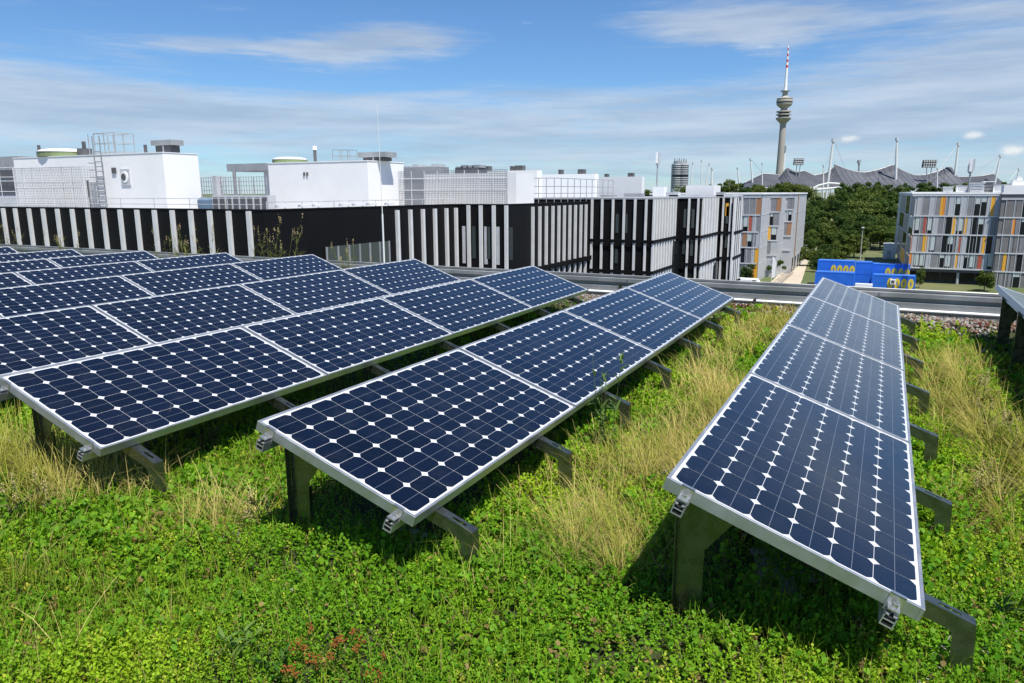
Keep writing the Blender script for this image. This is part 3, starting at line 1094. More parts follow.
RZ = .74
RS = RZ - .45                                            # roof surface behind the parapet
Y1 = 21.4
X1 = at_y(264, 225, Y1).x
Y2 = at_x(457.5, 225, X1).y
X2 = at_y(507.5, 225, Y2).x
Y3 = at_x(590, 225, X2).y
X3 = at_y(652.5, 225, Y3).x
Y4 = at_x(678.5, 225, X3).y
X4 = at_y(700.5, 225, Y4).x
Y5 = at_x(718.5, 225, X4).y
X5 = at_y(733, 225, Y5).x
Y6 = at_x(742, 225, X5).y
print('corners', X1, Y2, X2, Y3, X3, Y4, X4, Y5, X5, Y6)
ow = thing('office_wing', 'long black office wing with white vertical fins and white rooftop plant rooms on the left', 'office building', (-30, 30, GZ0))
oo = (-30, 30, GZ0)
m = MB()
m.prism_z([(-75, Y1), (X1, Y1), (X1, Y2), (X2, Y2), (X2, Y3), (-75, Y3)], GZ0, RS - .05)
m.box(-75, X1, Y1, Y1 + .3, RS - .05, RZ - .06).box(X1 - .3, X1, Y1 + .3, Y2, RS - .05, RZ - .06).box(X1, X2, Y2, Y2 + .3, RS - .05, RZ - .06).box(X2 - .3, X2, Y2 + .3, Y3, RS - .05, RZ - .06)
m.build('wall', M_black, ow, oo)
m = MB()
m.box(-75.1, X1 + .02, Y1 - .02, Y1 + .32, RZ - .057, RZ).box(X1 - .32, X1 + .02, Y1 + .32, Y2, RZ - .057, RZ)
m.box(X1 + .02, X2 + .02, Y2 - .02, Y2 + .32, RZ - .057, RZ).box(X2 - .32, X2 + .02, Y2 + .32, Y3, RZ - .057, RZ)
m.build('coping', M_black, ow, oo)
m = MB().prism_z([(-74.8, Y1 + .3), (X1 - .3, Y1 + .3), (X1 - .3, Y2 + .3), (X2 - .3, Y2 + .3), (X2 - .3, Y3 - .1), (-74.8, Y3 - .1)], RS - .045, RS)
m.build('roof_surface', M_roofgr, ow, oo)
fx = []
for u in [3, 15, 28.7, 42.7, 57.0, 71.8, 87.1, 103.1, 119.5, 136.4, 153.8, 171.6, 190, 209, 228, 248, 269.5]:
    q = at_y(u, 215, Y1 - .1)
    fx.append((q.x, Y1 - .003))
x_ = fx[0][0]
for i in range(6):
    x_ -= 1.12
    fx.append((x_, Y1 - .003))
fx = [f for f in fx if f[0] < X1 - .1]
fin_set(ow, oo, fx, GZ0 + .2, RZ - .07, True, .19, .12)
fy = [at_x(u, 225, X1 + .1).y for u in (398, 411, 423.5, 435.5, 447, 456.5)]
fin_set(ow, oo, [(X1 + .003, y) for y in fy], GZ0 + .2, RZ - .22, False, .17, .16)
fx = [at_y(u, 225, Y2 - .1).x for u in (468.3, 480.5, 493.5, 506)]
fin_set(ow, oo, [(x, Y2 - .003) for x in fx], -3.05, RZ - .07, True, .19, .12)
fy = [at_x(u, 225, X2 + .1).y for u in (533, 540, 546.5, 553, 559, 564.5, 570, 575.5, 581, 586)]
fin_set(ow, oo, [(X2 + .003, y) for y in fy], GZ0 + .2, RZ - .2, False, .10, .17)
MB().box(X2 + .004, X2 + .24, Y2 + 1.2, Y3 - .2, -3.3, -3.0).build('floor_band', M_black, ow, oo)
# glazing of the recessed court between the fins
GY0, GY1 = at_x(325, 240, X1).y, at_x(388, 240, X1).y
gl = MB().box(X1 + .004, X1 + .04, GY0, GY1, -3.6, -.95).build('court_glazing', M_glassg, ow, oo)
for y in np.linspace(GY0, GY1, 7):
    MB().box(X1 + .042, X1 + .09, y - .04, y + .04, -3.6, -.95).build('mullion', M_grey, gl, oo)
for i, u in enumerate((464, 474, 486, 488.5, 498, 511)):
    q = at_y(u, 235, Y2)
    MB().box(q.x - .10, q.x + .10, Y2 - .03, Y2 - .003, -2.6 + .3 * (i % 2), -.5).build('window', M_glassg if i % 2 else M_lgrey, ow, oo)
for i in range(9):
    x = X1 - 1.3 - i * 2.24
    MB().box(x - .35, x + .35, Y1 - .04, Y1 - .003, -4.2, -1.1).build('window', M_glass, ow, oo)
# pavers and brackets along the inner roof edge
for i, (u, v) in enumerate(((282, 201), (305, 201.5), (318, 202.5), (345, 201), (358, 202), (372, 202.5), (390, 201.5))):
    q = at_x(u, v, X1 - .1)
    MB().box(X1 - .25, X1, q.y - .3, q.y + .3, RZ + .05, RZ + .15).build('edge_paver', M_white, ow, oo)
er = MB()
ya, yb = Y1 + .3, Y2 - .1
er.tube((X1 - .1, ya, RZ + .28), (X1 - .1, yb, RZ + .28), .02, n=5)
for y in np.arange(ya, yb, 1.0):
    er.tube((X1 - .1, y, RZ), (X1 - .1, y, RZ + .28), .02, n=5)
er.build('edge_rail', M_lgrey, ow, oo)
er = MB()
for z in (.18, .42):
    er.tube((-70, Y1 + .1, RZ + z), (X1 - .1, Y1 + .1, RZ + z), .014, n=5)
for x in np.arange(-70, X1, 2.2):
    er.tube((x, Y1 + .1, RZ), (x, Y1 + .1, RZ + .42), .016, n=5)
er.build('edge_rail', M_lgrey, ow, oo)


def lattice(m, a, b, z0, z1, sp, r, diag=False, post=None):
    """wire mesh between ground points a and b"""
    a, b = Vector((*a, 0)), Vector((*b, 0))
    L = (b - a).length
    n = max(1, int(L / sp))
    for i in range(n + 1):
        p = a.lerp(b, i / n)
        m.tube((p.x, p.y, z0), (p.x, p.y, z1), r, n=4, cap=False)
    nz = max(1, int((z1 - z0) / sp))
    for j in range(nz + 1):
        z = z0 + (z1 - z0) * j / nz
        m.tube((a.x, a.y, z), (b.x, b.y, z), r, n=4, cap=False)


# white plant room 1
y1 = 30.0
zt1 = at_y(165, 152.5, y1).z
xa1, xb1 = at_y(16, 180, y1).x, at_y(165, 180, y1).x
yb1 = at_x(200, 180, xb1).y
pr = MB().box(xa1, xb1, y1, yb1, RS + .05, zt1).build('plant_room', M_white, ow, oo)
MB().box(xa1 - .03, xb1 + .03, y1 - .03, yb1 + .03, zt1 + .002, zt1 + .04).build('roof_edge', M_white, pr, oo)
q0, q1 = at_y(89, 182, y1), at_y(99, 206, y1)
MB().box(q0.x, q1.x, y1 - .05, y1 - .004, RS + .05, q0.z).build('door', M_lgrey, pr, oo)
MB().box(q0.x - .12, q0.x, y1 - .09, y1 - .002, RS + .05, q0.z + .1).build('door_frame', M_dgrey, pr, oo)
q = at_y(114.5, 170.5, y1)
MB().box(q.x - .18, q.x + .18, y1 - .08, y1 - .002, q.z - .17, q.z + .17).build('vent', M_dgrey, pr, oo)
q = at_y(126, 177, y1)
rv = MB().box(q.x - .42, q.x + .42, y1 - .06, y1 - .003, q.z - .48, q.z + .48).build('round_vent', M_lgrey, pr, oo)
m = MB(); m.tube((q.x - .04, y1 - .085, q.z), (q.x - .04, y1 - .061, q.z), .34, n=20); m.build('vent_opening', M_white, rv, oo)
m = MB(); m.tube((q.x - .12, y1 - .095, q.z), (q.x - .12, y1 - .086, q.z), .22, n=20); m.build('vent_dark_disc', M_dgrey, rv, oo)  # dark grey disc, off-centre on the pale round of the vent
# ladder with safety cage
q0, q1 = at_y(99, 206, y1 - .5), at_y(106, 206, y1 - .5)
ld = MB()
for x in (q0.x, q1.x):
    ld.tube((x, y1 - .45, RS + .05), (x, y1 - .45, zt1 + 1.1), .035, n=6)
for z in np.arange(RS + .3, zt1 + .2, .3):
    ld.tube((q0.x, y1 - .45, z), (q1.x, y1 - .45, z), .025, n=5)
for z in np.arange(RS + 2.0 - 1.2, zt1 + .2, .42):
    for i in range(8):
        t0, t1 = pi + pi * i / 8, pi + pi * (i + 1) / 8
        c = (q0.x + q1.x) / 2
        ld.tube((c + .42 * cos(t0), y1 - .45 + .6 * sin(t0), z), (c + .42 * cos(t1), y1 - .45 + .6 * sin(t1), z), .02, n=4)
ld.build('cage_ladder', M_wire, pr, oo)
qa, qb, qt = at_y(91, 150, y1 + .2), at_y(117, 150, y1 + .2), at_y(100, 133.5, y1 + .2)
ld = MB()
for x in (qa.x, qa.x + .55, qb.x - 1.0, qb.x):
    for yy in (y1 + .1, y1 + 1.4):
        ld.tube((x, yy, zt1), (x, yy, qt.z), .03, n=5)
for z in (qt.z, (qt.z + zt1) / 2 + .05, zt1 + .15):
    for yy in (y1 + .1, y1 + 1.4):
        ld.tube((qa.x + .5, yy, z), (qb.x, yy, z), .025, n=5)
    ld.tube((qb.x, y1 + .1, z), (qb.x, y1 + 1.4, z), .025, n=5)
    ld.tube((qa.x + .55, y1 + .1, z), (qa.x + .55, y1 + 1.4, z), .025, n=5)
ld.build('ladder_railing', M_grey, pr, oo)


def dome(parent, u0, u1, v1, Y, zb, org):
    a, b_ = at_y(u0, v1, Y), at_y(u1, v1, Y)
    r = (b_.x - a.x) / 2; c = ((a.x + b_.x) / 2, Y, 0)
    h = a.z - zb
    d = MB().lathe([(r, zb), (r, zb + h * .55)], 24, c).build('skylight_kerb', M_domeg, parent, org)
    MB().lathe([(r * 1.02, zb + h * .553), (r * .9, zb + h * .78), (r * .6, zb + h * .95), (r * .2, zb + h), (.01, zb + h)], 24, c).build('skylight_dome', M_white, d, org, True)


def hood(parent, u0, u1, v0, v1, Y, zb, org, dpth=.9):
    a, b_ = at_y(u0, v0, Y), at_y(u1, v1, Y)
    h = MB()
    w = b_.x - a.x
    h.box(a.x + w * .12, b_.x - w * .12, Y - dpth * .35, Y + dpth * .35, zb, a.z - .32).build
    o = h.build('vent_body', M_dgrey, parent, org)
    MB().box(a.x, b_.x, Y - dpth / 2, Y + dpth / 2, a.z - .30, a.z).build('vent_cap', M_grey, o, org)
    MB().box(a.x + w * .48, a.x + w * .54, Y - dpth * .37, Y - dpth * .352, zb, a.z - .32).build('vent_post', M_lgrey, o, org)
    return o


dome(pr, 49, 78, 149.5, y1 + 1.4, zt1 + .06, oo)
hood(pr, 157, 178, 141, 151, y1 + 1.0, zt1 + .06, oo)
q = at_y(84, 147, y1 + 1.6)
m = MB(); m.box(q.x - .35, q.x + .35, y1 + 1.3, y1 + 1.9, zt1, q.z - .1); m.tube((q.x, y1 + 1.6, q.z - .1), (q.x, y1 + 1.6, q.z + .35), .12)
m.build('chimney', M_dgrey, pr, oo)
for u in (39, 145.5):
    q = at_y(u, 149, y1 + 1)
    MB().tube((q.x, y1 + 1, zt1), (q.x, y1 + 1, q.z + .25), .10).build('vent_pipe', M_dgrey, pr, oo)
# lattice cage in front of plant room 1
qa, qb, qt = at_y(18, 200, 29.0), at_y(85, 200, 29.0), at_y(50, 167.5, 29.0)
cg_ = thing('roof_cage', 'tall wire cage on the roof in front of the left white plant room', 'cage', ((qa.x + qb.x) / 2, 28.0, RS + .05))
co = tuple(cg_.location)
m = MB(); lattice(m, (qa.x, 29.0), (qb.x, 29.0), RS + .1, qt.z, .16, .009); lattice(m, (qb.x, 29.0), (qb.x, 29.9), RS + .1, qt.z, .16, .009); m.build('wire_mesh', M_wire, cg_, co)
m = MB()
for i in range(8):
    x = qa.x + (qb.x - qa.x) * i / 7
    m.tube((x, 28.95, RS), (x, 28.95, qt.z + .05), .045, n=6)
for z in (RS + .35, (RS + qt.z) / 2 + .1, qt.z, (RS + qt.z) / 2 + .45):
    m.tube((qa.x, 28.95, z), (qb.x, 28.95, z), .03, n=6)
m.build('cage_frame', M_lgrey, cg_, co)
# grey building at the extreme left behind
ql, qr = at_y(-30, 158, 36), at_y(17.5, 158, 36)
gb = thing('grey_plant_block', 'grey rooftop block with railings at the far left edge', 'rooftop block', ((ql.x + qr.x) / 2, 36, RS))
go = tuple(gb.location)
MB().box(ql.x, qr.x, 36, 38, RS, ql.z).build('wall', M_grey, gb, go)
for j, (va, vb) in enumerate(((170, 178), (180, 187), (188, 193))):
    za, zb = at_y(8, vb, 36).z, at_y(8, va, 36).z
    MB().box(ql.x + .2, qr.x - .4, 35.93, 35.995, za, zb).build('louvre', M_dgrey, gb, go)
m = MB()
for v in (167.5, 177, 181, 191.5):
    z = at_y(8, v, 34).z
    m.tube((ql.x + 3, 34, z), (at_y(20, v, 34).x, 34, z), .03, n=5)
for u in (-6, 2, 17):
    q = at_y(u, 192, 34)
    m.tube((q.x, 34, RS), (q.x, 34, at_y(8, 167.5, 34).z), .03, n=5)
m.build('railing', M_lgrey, gb, go)
MB().box(ql.x, at_y(20, 195, 33).x, 33, 33.8, RS + .05, at_y(8, 196, 33).z).build('plinth', M_lgrey, gb, go)

# plant room 2
y2 = 36.0
zt2 = at_y(368, 161, y2).z
xa2, xb2 = at_y(269, 180, y2).x, at_y(368, 180, y2).x
yb2 = at_x(404, 180, xb2).y
pr = MB().box(xa2, xb2, y2, yb2, RS + .05, zt2).build('plant_room', M_white, ow, oo)
MB().box(xa2 - .03, xb2 + .03, y2 - .03, yb2 + .03, zt2 + .002, zt2 + .05).build('roof_edge', M_white, pr, oo)
dome(pr, 277, 303, 157.5, y2 + 1.6, zt2 + .05, oo)
hood(pr, 364, 391, 153, 161, y2 + 1.5, zt2 + .05, oo, 1.2)
q = at_y(314.5, 146, y2 + 1.5)
m = MB(); m.tube((q.x, y2 + 1.5, zt2), (q.x, y2 + 1.5, q.z - .25), .10); fl_ = m.build('flue', M_dgrey, pr, oo)
m = MB(); m.tube((q.x, y2 + 1.5, q.z - .25), (q.x, y2 + 1.5, q.z), .14); m.build('flue_cap', M_white, fl_, oo)
m = MB()
qa, qb, qt = at_y(337, 160, y2 + 1), at_y(352, 160, y2 + 1), at_y(345, 150, y2 + 1)
for x in (qa.x, (qa.x + qb.x) / 2, qb.x):
    for yy in (y2 + .6, y2 + 1.5):
        m.tube((x, yy, zt2), (x, yy, qt.z), .02, n=4)
for z in (qt.z, (qt.z + zt2) / 2):
    m.tube((qa.x, y2 + .6, z), (qb.x, y2 + .6, z), .018, n=4); m.tube((qa.x, y2 + 1.5, z), (qb.x, y2 + 1.5, z), .018, n=4)
    m.tube((qa.x, y2 + .6, z), (qa.x, y2 + 1.5, z), .018, n=4); m.tube((qb.x, y2 + .6, z), (qb.x, y2 + 1.5, z), .018, n=4)
m.build('ladder_railing', M_grey, pr, oo)
for u in (304.5, 307.5):
    q = at_y(u, 174, y2)
    MB().box(q.x - .06, q.x + .06, y2 - .06, y2 - .003, q.z - .1, q.z + .1).build('wall_light', M_dgrey, pr, oo)
# things between plant rooms 1 and 2
qa, qb, qt = at_y(216, 190, 34), at_y(268, 190, 34), at_y(240, 177, 34)
fe = thing('roof_screen', 'grey wire screen with pale post between the two left plant rooms', 'screen', (-37, 34, RS + .05))
fo = tuple(fe.location)
m = MB(); lattice(m, (at_y(202, 190, 34).x, 34), (qb.x, 34), qa.z - .3, qt.z, .22, .016); m.build('wire_mesh', M_wire, fe, fo)
m = MB()
for u in (202, 226, 240, 254, 267):
    x = at_y(u, 190, 33.95).x
    m.tube((x, 33.95, RS), (x, 33.95, qt.z), .035, n=5)
m.build('screen_post', M_grey, fe, fo)
a, b_ = at_y(213, 176, 33.8), at_y(219, 200, 33.8)
MB().box(a.x, b_.x, 33.7, 34.2, RS, a.z).build('pale_pillar', M_lgrey, fe, fo)
lowb = thing('duct_housing', 'low pale duct housing with a row of dark openings between the left plant rooms', 'duct housing', (-34, 31, RS + .05))
lo_ = tuple(lowb.location)
a, b_ = at_y(212, 197, 31), at_y(268, 197, 31)
MB().box(a.x, b_.x, 31, 31.6, RS + .05, a.z + .1).build('housing', M_lgrey, lowb, lo_)
for i in range(8):
    x = a.x + (b_.x - a.x) * (i + .5) / 8
    MB().box(x - .18, x + .18, 30.95, 30.995, RS + .1, a.z - .02).build('opening', M_dgrey, lowb, lo_)
cn = thing('roof_canopy', 'grey canopy slab on a post beyond the wire screen', 'canopy', (at_y(252, 168, 45).x, 45, RS))
cno = tuple(cn.location)
a, b_ = at_y(236, 164.5, 45), at_y(270, 171, 45)
MB().box(a.x, b_.x + 1, 44, 47, b_.z, a.z).build('canopy_slab', M_grey, cn, cno)
MB().box(b_.x - .3, b_.x + 1, 44.6, 46.8, RS, b_.z).build('canopy_wall', M_lgrey, cn, cno)
MB().box(a.x + .7, a.x + .9, 43.9, 44.1, RS, b_.z).build('canopy_post', M_grey, cn, cno)
q = at_y(205, 193, 32)
bl = thing('blue_roof_tank', 'small blue-grey tank on the roof right of the left plant room', 'tank', (q.x, 32, RS + .05))
MB().lathe([(.45, 0), (.48, .3), (.48, .62), (.3, .78), (.05, .8)], 16).build('tank_shell', mat('tank_blue', (.10, .16, .24), .5), bl)

# wire screen and plant rooms to the right
qa, qb, qt = at_y(399.5, 190, 37.6), at_y(507.5, 190, 37.6), at_y(450, 170.5, 37.6)
fe = thing('roof_screen', 'long pale mesh screen on the roof left of the pipe railing', 'screen', (-23, 37.6, RS + .05))
fo = tuple(fe.location)
m = MB(); lattice(m, (qa.x, 37.6), (qb.x, 37.6), RS + .15, qt.z, .105, .014)
m.build('wire_mesh', M_wire, fe, fo)
m = MB()
for i in range(9):
    x = qa.x + (qb.x - qa.x) * i / 8
    m.tube((x, 37.55, RS), (x, 37.55, qt.z), .035, n=5)
for f in (.02, .62, 1.0):
    m.tube((qa.x, 37.55, RS + .1 + (qt.z - RZ - .1) * f), (qb.x, 37.55, RS + .1 + (qt.z - RZ - .1) * f), .03, n=5)
m.build('screen_frame', M_lgrey, fe, fo)
a = at_y(431, 172, 40.5)
MB().box(qa.x + .5, qb.x - .4, 39.5, 42, RS + .05, qt.z - .12).build('enclosed_unit', M_white, fe, fo)
pr3 = [(50.0, 470, 537, 170.2), (60.0, 520, 595, 173.8), (75.0, 575, 642, 176.6)]
ob = thing('stepped_offices', 'stepped black office block with white fins and dark floor bands in the centre', 'office building', (-15, 58, GZ0))
obo = (-15, 58, GZ0)
for i, (Y, u0, u1, v) in enumerate(pr3):
    a, b_ = at_y(u0, v, Y), at_y(u1, v, Y)
    par, po = (ow, oo) if Y < 50 else (ob, obo)
    pr = MB().box(a.x, b_.x, Y, Y + .9, RS if Y < 50 else .9, b_.z).build('plant_room', M_white, par, po)
    for (uu, w, h) in (((494, 6, 5), (519, 3, 4.5), (526, 8, 5)), ((540, 4, 2.5), (565.5, 3, 4.5), (586, 6, 4.5)), ((610, 3, 3), (634, 5, 3.5)))[i]:
        c = at_y(uu, v, Y + 1.5); ww = w * Y / 728 * .55; hh_ = h * Y / 728 * 1.1
        MB().box(c.x - ww, c.x + ww, Y + .2, Y + .8, b_.z, b_.z + hh_).build('roof_vent', M_dgrey, pr, po)
for (u0, u1, v, Y, nm) in ((400, 438, 166, 46, 'grey'), (455, 477, 166.5, 47, 'dark')):
    a, b_ = at_y(u0, v, Y), at_y(u1, v, Y)
    t = thing('roof_unit', '%s ventilation unit peeping over the long mesh screen' % nm, 'ventilation unit', ((a.x + b_.x) / 2, Y, RS))
    o_ = tuple(t.location)
    MB().box(a.x, b_.x, Y, Y + 1.5, RS, a.z - .1).build('unit_casing', M_grey if nm == 'grey' else M_dgrey, t, o_)
    for j in range(4):
        x = a.x + (b_.x - a.x) * (j + .5) / 4
        MB().box(x - .3, x + .3, Y + .2, Y + 1.2, a.z - .099, a.z + .1 * (j % 2)).build('unit_hood', M_grey if nm == 'dark' else M_lgrey, t, o_)
# pipe railing
rr_ = thing('roof_railing', 'three-bar pipe railing on the roof above the centre fins', 'railing', (-20, 44, .85))
ro = tuple(rr_.location)
Y = 43.0
a, b_ = at_y(508, 178.5, Y), at_y(604, 178.5, Y)
YR = at_x(613, 190, X2 - .25).y
m = MB()
zs = [a.z, .9 + (a.z - .9) * .62, .9 + (a.z - .9) * .3]
for z in zs:
    m.tube((a.x, Y, z), (X2 - .25, Y, z), .022, n=5)
    m.tube((X2 - .25, Y, z), (X2 - .25, YR, z), .022, n=5)
m.build('rail', M_grey, rr_, ro)
for x in np.linspace(a.x, X2 - .25, 7):
    MB().tube((x, Y, RS), (x, Y, a.z), .024, n=5).build('post', M_grey, rr_, ro)
for y in np.linspace(Y + 1.1, YR, 10):
    MB().tube((X2 - .25, y, RS), (X2 - .25, y, a.z), .024, n=5).build('post', M_grey, rr_, ro)

# stepped block
RB = .98
m = MB()
P_ = [(X2 - .1, Y3 + .01), (X3, Y3 + .01), (X3, Y4), (X4, Y4), (X4, Y5), (X5, Y5), (X5, Y6), (-60, Y6), (-60, Y3 + .01)]
m.prism_z(P_, GZ0, RB - .1)
m.build('wall', M_black, ob, obo)
m = MB()
P2 = [(X2 - .2, Y3 - .03), (X3 + .06, Y3 - .03), (X3 + .06, Y4 - .06), (X4 + .06, Y4 - .06), (X4 + .06, Y5 - .06), (X5 + .06, Y5 - .06), (X5 + .06, Y6 + .05), (-60, Y6 + .05), (-60, Y3 - .03)]
m.prism_z(P2, RB - .097, RB)
m.build('roof_slab', M_grey, ob, obo)


def stepped_front(us, Y, v=230):
    for u in us:
        x = at_y(u, v, Y - .1).x
        MB().box(x - .075, x + .075, Y - .12, Y - .003, GZ0 + .2, RB - .1).build('facade_fin', M_fin, ob, obo)


def stepped_side(us, X, w=.16):
    for u in us:
        y = at_x(u, 230, X + .1).y
        MB().box(X + .003, X + .12, y - w / 2, y + w / 2, GZ0 + .2, RB - .1).build('facade_fin', M_fin, ob, obo)


stepped_front((591.5, 601.5, 612.3, 623.3, 634.3, 645.3), Y3)
stepped_side((654, 656.6, 659.3, 662, 664.7, 667.4, 670, 672.6, 675.2), X3, .30)
stepped_front((688, 697), Y4)
stepped_side((703, 705.8, 708.6, 711.4, 714.1, 716.7), X4, .56)
stepped_front((722, 729.5), Y5)
stepped_side((734.6, 736.4, 738.2, 740), X5, 1.15)
for z in (-1.95, -4.05, -6.2, -8.4):
    m = MB()
    m.box(X2, X3 + .15, Y3 - .16, Y3 - .124, z - .11, z + .11)
    m.box(X3 + .124, X3 + .16, Y3 - .11, Y4 - .1, z - .11, z + .11)
    m.box(X3 + .17, X4 + .15, Y4 - .16, Y4 - .124, z - .11, z + .11)
    m.box(X4 + .124, X4 + .16, Y4 - .11, Y5 - .1, z - .11, z + .11)
    m.box(X4 + .17, X5 + .15, Y5 - .16, Y5 - .124, z - .11, z + .11)
    m.box(X5 + .124, X5 + .16, Y5 - .11, Y6 - .1, z - .11, z + .11)
    m.build('floor_band', M_black, ob, obo)
for (u, Y, za, zb) in ((617, Y3, -1.4, -.1), (626, Y3, -1.4, -.1), (617, Y3, -3.5, -2.5), (684.5, Y4, -1.3, .1), (692.5, Y4, -1.3, .1), (684.5, Y4, -3.3, -2.2), (692.5, Y4, -3.4, -2.2), (726.5, Y5, -1.2, .2), (727, Y5, -3.2, -2.2)):
    x = at_y(u, 230, Y).x
    wd = MB().box(x - .10, x + .10, Y - .03, Y - .003, za, zb).build('window', M_glassg, ob, obo)
x = at_y(727.5, 206, Y5).x
MB().box(x - .14, x + .14, Y5 - .03, Y5 - .003, -.6, .45).build('amber_window', M_amber, ob, obo)
MB().box(X3 + .17, X3 + .2, Y4 - 2.0, Y4 - .3, -7.5, -2.2).build('corner_glazing', M_glass, ob, obo)
MB().box(X4 + .17, X4 + .2, Y5 - 1.6, Y5 - .3, -9, -4.3).build('corner_glazing', M_glass, ob, obo)
# roof clutter of the stepped block
a, b_ = at_y(686, 185.5, 68), at_y(713.5, 194.5, 68)
MB().box(a.x, b_.x, 68, 71, RB, a.z).build('lift_overrun', M_white, ob, obo)
a, b_ = at_y(653, 187, 66), at_y(664, 194, 66)
mp = MB().box(a.x, b_.x, 66, 67, RB, a.z).build('mast_plinth', M_white, ob, obo)
for i, (u, v, w, h) in enumerate(((633, 194, 18, 1.8), (672, 193, 12, 2.5), (720, 193, 7, 3), (737, 194, 8, 2), (607, 196, 14, 1.5), (700, 195.2, 60, 1.0))):
    c = at_y(u, v, 60 if u < 640 else 64)
    ww = w * c.length / 728 / 2; hh_ = h * c.length / 728
    MB().box(c.x - ww, c.x + ww, c.y, c.y + .8, RB, max(c.z, RB + .1) + hh_ * .3).build('roof_duct', M_lgrey if i % 2 else M_grey, ob, obo)

# telecom mast
def telecom(label, u, v0, v1, Y, zb):
    a, b_ = at_y(u, v0, Y), at_y(u, v1, Y)
    t = thing('telecom_mast', label, 'mast', (a.x, Y, zb))
    H_ = a.z - zb
    s = a.length / 728
    MB().tube((0, 0, 0), (0, 0, H_ * .96), s * .75, s * .55, 8).build('pole', M_grey, t)
    for i in range(3):
        t_ = i * 2 * pi / 3 + .3
        MB().box(s * 2.0 * cos(t_) - s * .8, s * 2.0 * cos(t_) + s * .8, s * 2 * sin(t_) - s * .5, s * 2 * sin(t_) + s * .5, H_ - s * 10, H_).build('antenna', M_white if i else M_lgrey, t)
    MB().tube((0, 0, H_ - s * 11.5), (0, 0, H_ - s * 10.2), s * 1.8, s * 1.8, 8).build('bracket_ring', M_grey, t)
    return t


telecom('pale telecom mast with antennas on the roof of the central black block', 658, 152.5, 194, 66.5, RB)


# ---- colour-panelled housing
def facade(parent, org, p0, p1, nrm, zs, rows, u0, u1, D, base, mull=None):
    """zs: floor heights bottom to top; rows: top to bottom lists of (ua, ub, kind) with u measured on the photograph"""
    p0, p1, nrm = Vector((*p0, 0)), Vector((*p1, 0)), Vector((*nrm, 0)).normalized()
    L = (p1 - p0).length
    d = (p1 - p0) / L

    def s_of(u):                                         # sight line at column u meets the wall plane
        r_ = ray(u, 230)
        den = r_.x * d.y - r_.y * d.x
        return (r_.x * (-p0.y) - r_.y * (-p0.x)) / den if abs(den) > 1e-9 else 0

    def slab(a, b_, z0, z1, o0, o1):
        m = MB()
        q = [p0 + d * a + nrm * o0, p0 + d * b_ + nrm * o0, p0 + d * b_ + nrm * o1, p0 + d * a + nrm * o1]
        m.add([(v.x, v.y, z0) for v in q] + [(v.x, v.y, z1) for v in q], [(0, 1, 2, 3), (7, 6, 5, 4), (0, 4, 5, 1), (1, 5, 6, 2), (2, 6, 7, 3), (3, 7, 4, 0)])
        return m
    nf_ = len(zs) - 1
    CM = {'o': M_orange, 'a': M_amber, 'r': M_red, 'g': M_grp, 'l': M_lgp, 't': M_brn, 'b': M_brown}
    NM = {'o': 'orange_panel', 'a': 'amber_panel', 'r': 'red_panel', 'g': 'grey_panel', 'l': 'pale_panel', 't': 'taupe_panel', 'b': 'brown_panel'}
    for ri, row in enumerate(rows):
        f = nf_ - 1 - ri
        if f < 0:
            break
        z0, z1 = zs[f] + .13, zs[f + 1] - .13
        for (ua, ub, kd) in row:
            a, b_ = s_of(ua), s_of(ub)
            if b_ < a:
                a, b_ = b_, a
            if kd[0] == 'w':
                w_ = slab(a, b_, z0, z1, .012, .03).build('window', M_glass, parent, org)
                bl_ = int(kd[1:] or 0) / 10
                if bl_:
                    slab(a + .06, b_ - .06, z1 - (z1 - z0) * bl_, z1, .033, .045).build('blind', M_blind, w_, org)
            else:
                slab(a, b_, z0, z1, .012, .07).build(NM[kd], CM[kd], parent, org)
    for z in zs:
        slab(-.04, L + .04, z - .10, z + .10, .075, .15).build('floor_band', base, parent, org)
    for u in (mull or []):
        a = s_of(u)
        slab(a - .035, a + .035, zs[0] + .1, zs[-1] - .1, .072, .12).build('mullion', base, parent, org)


M_brown = mat('brown_panel', (.36, .19, .10), .5)
def px(x0, sc, lst):
    return [(x0 + a * sc, x0 + b_ * sc, k_) for a, b_, k_ in lst]


# right building, turned 2.5 degrees
A0 = at_d(909.3, 230, 129); A0.z = 0
A1 = at_d(897.3, 215, 173); A1.z = 0
uy = (A1 - A0).normalized()
ux = Vector((uy.y, -uy.x, 0))
SL = (A1 - A0).length
rbld = thing('housing_block', 'grey residence with orange panels behind the blue containers on the right', 'residential building', (18, 145, GZ0))
ro_ = (18, 145, GZ0)
RT = .95
P = lambda a, b_: ((A0 + ux * a + uy * b_).x, (A0 + ux * a + uy * b_).y)
zf = [at_d(960, v, 130).z for v in (266.5, 251.5, 233.6, 215.5, 198.0)]
zf[-1] = RT - .3
m = MB().prism_z([P(0, .3), P(38, .3), P(38, SL), P(0.0, SL)], zf[0] - .2, RT - .1); m.build('wall', M_lgp, rbld, ro_)
m = MB().prism_z([P(.6, 2.2), P(37, 2.2), P(37, 43), P(.6, 43)], GZ0, zf[0] - .203); m.build('ground_floor', M_dgrey, rbld, ro_)
m = MB().prism_z([P(-.12, .15), P(38, .15), P(38, SL + .2), P(-.12, SL + .2)], RT - .097, RT + .22); m.build('roof_edge', M_white, rbld, ro_)
m = MB().prism_z([P(0, .31), P(38, .31), P(38, 3), P(0, 3)], zf[0] - .65, zf[0] - .21); m.build('soffit_beam', M_dgrey, rbld, ro_)
SC1 = 80 / 437
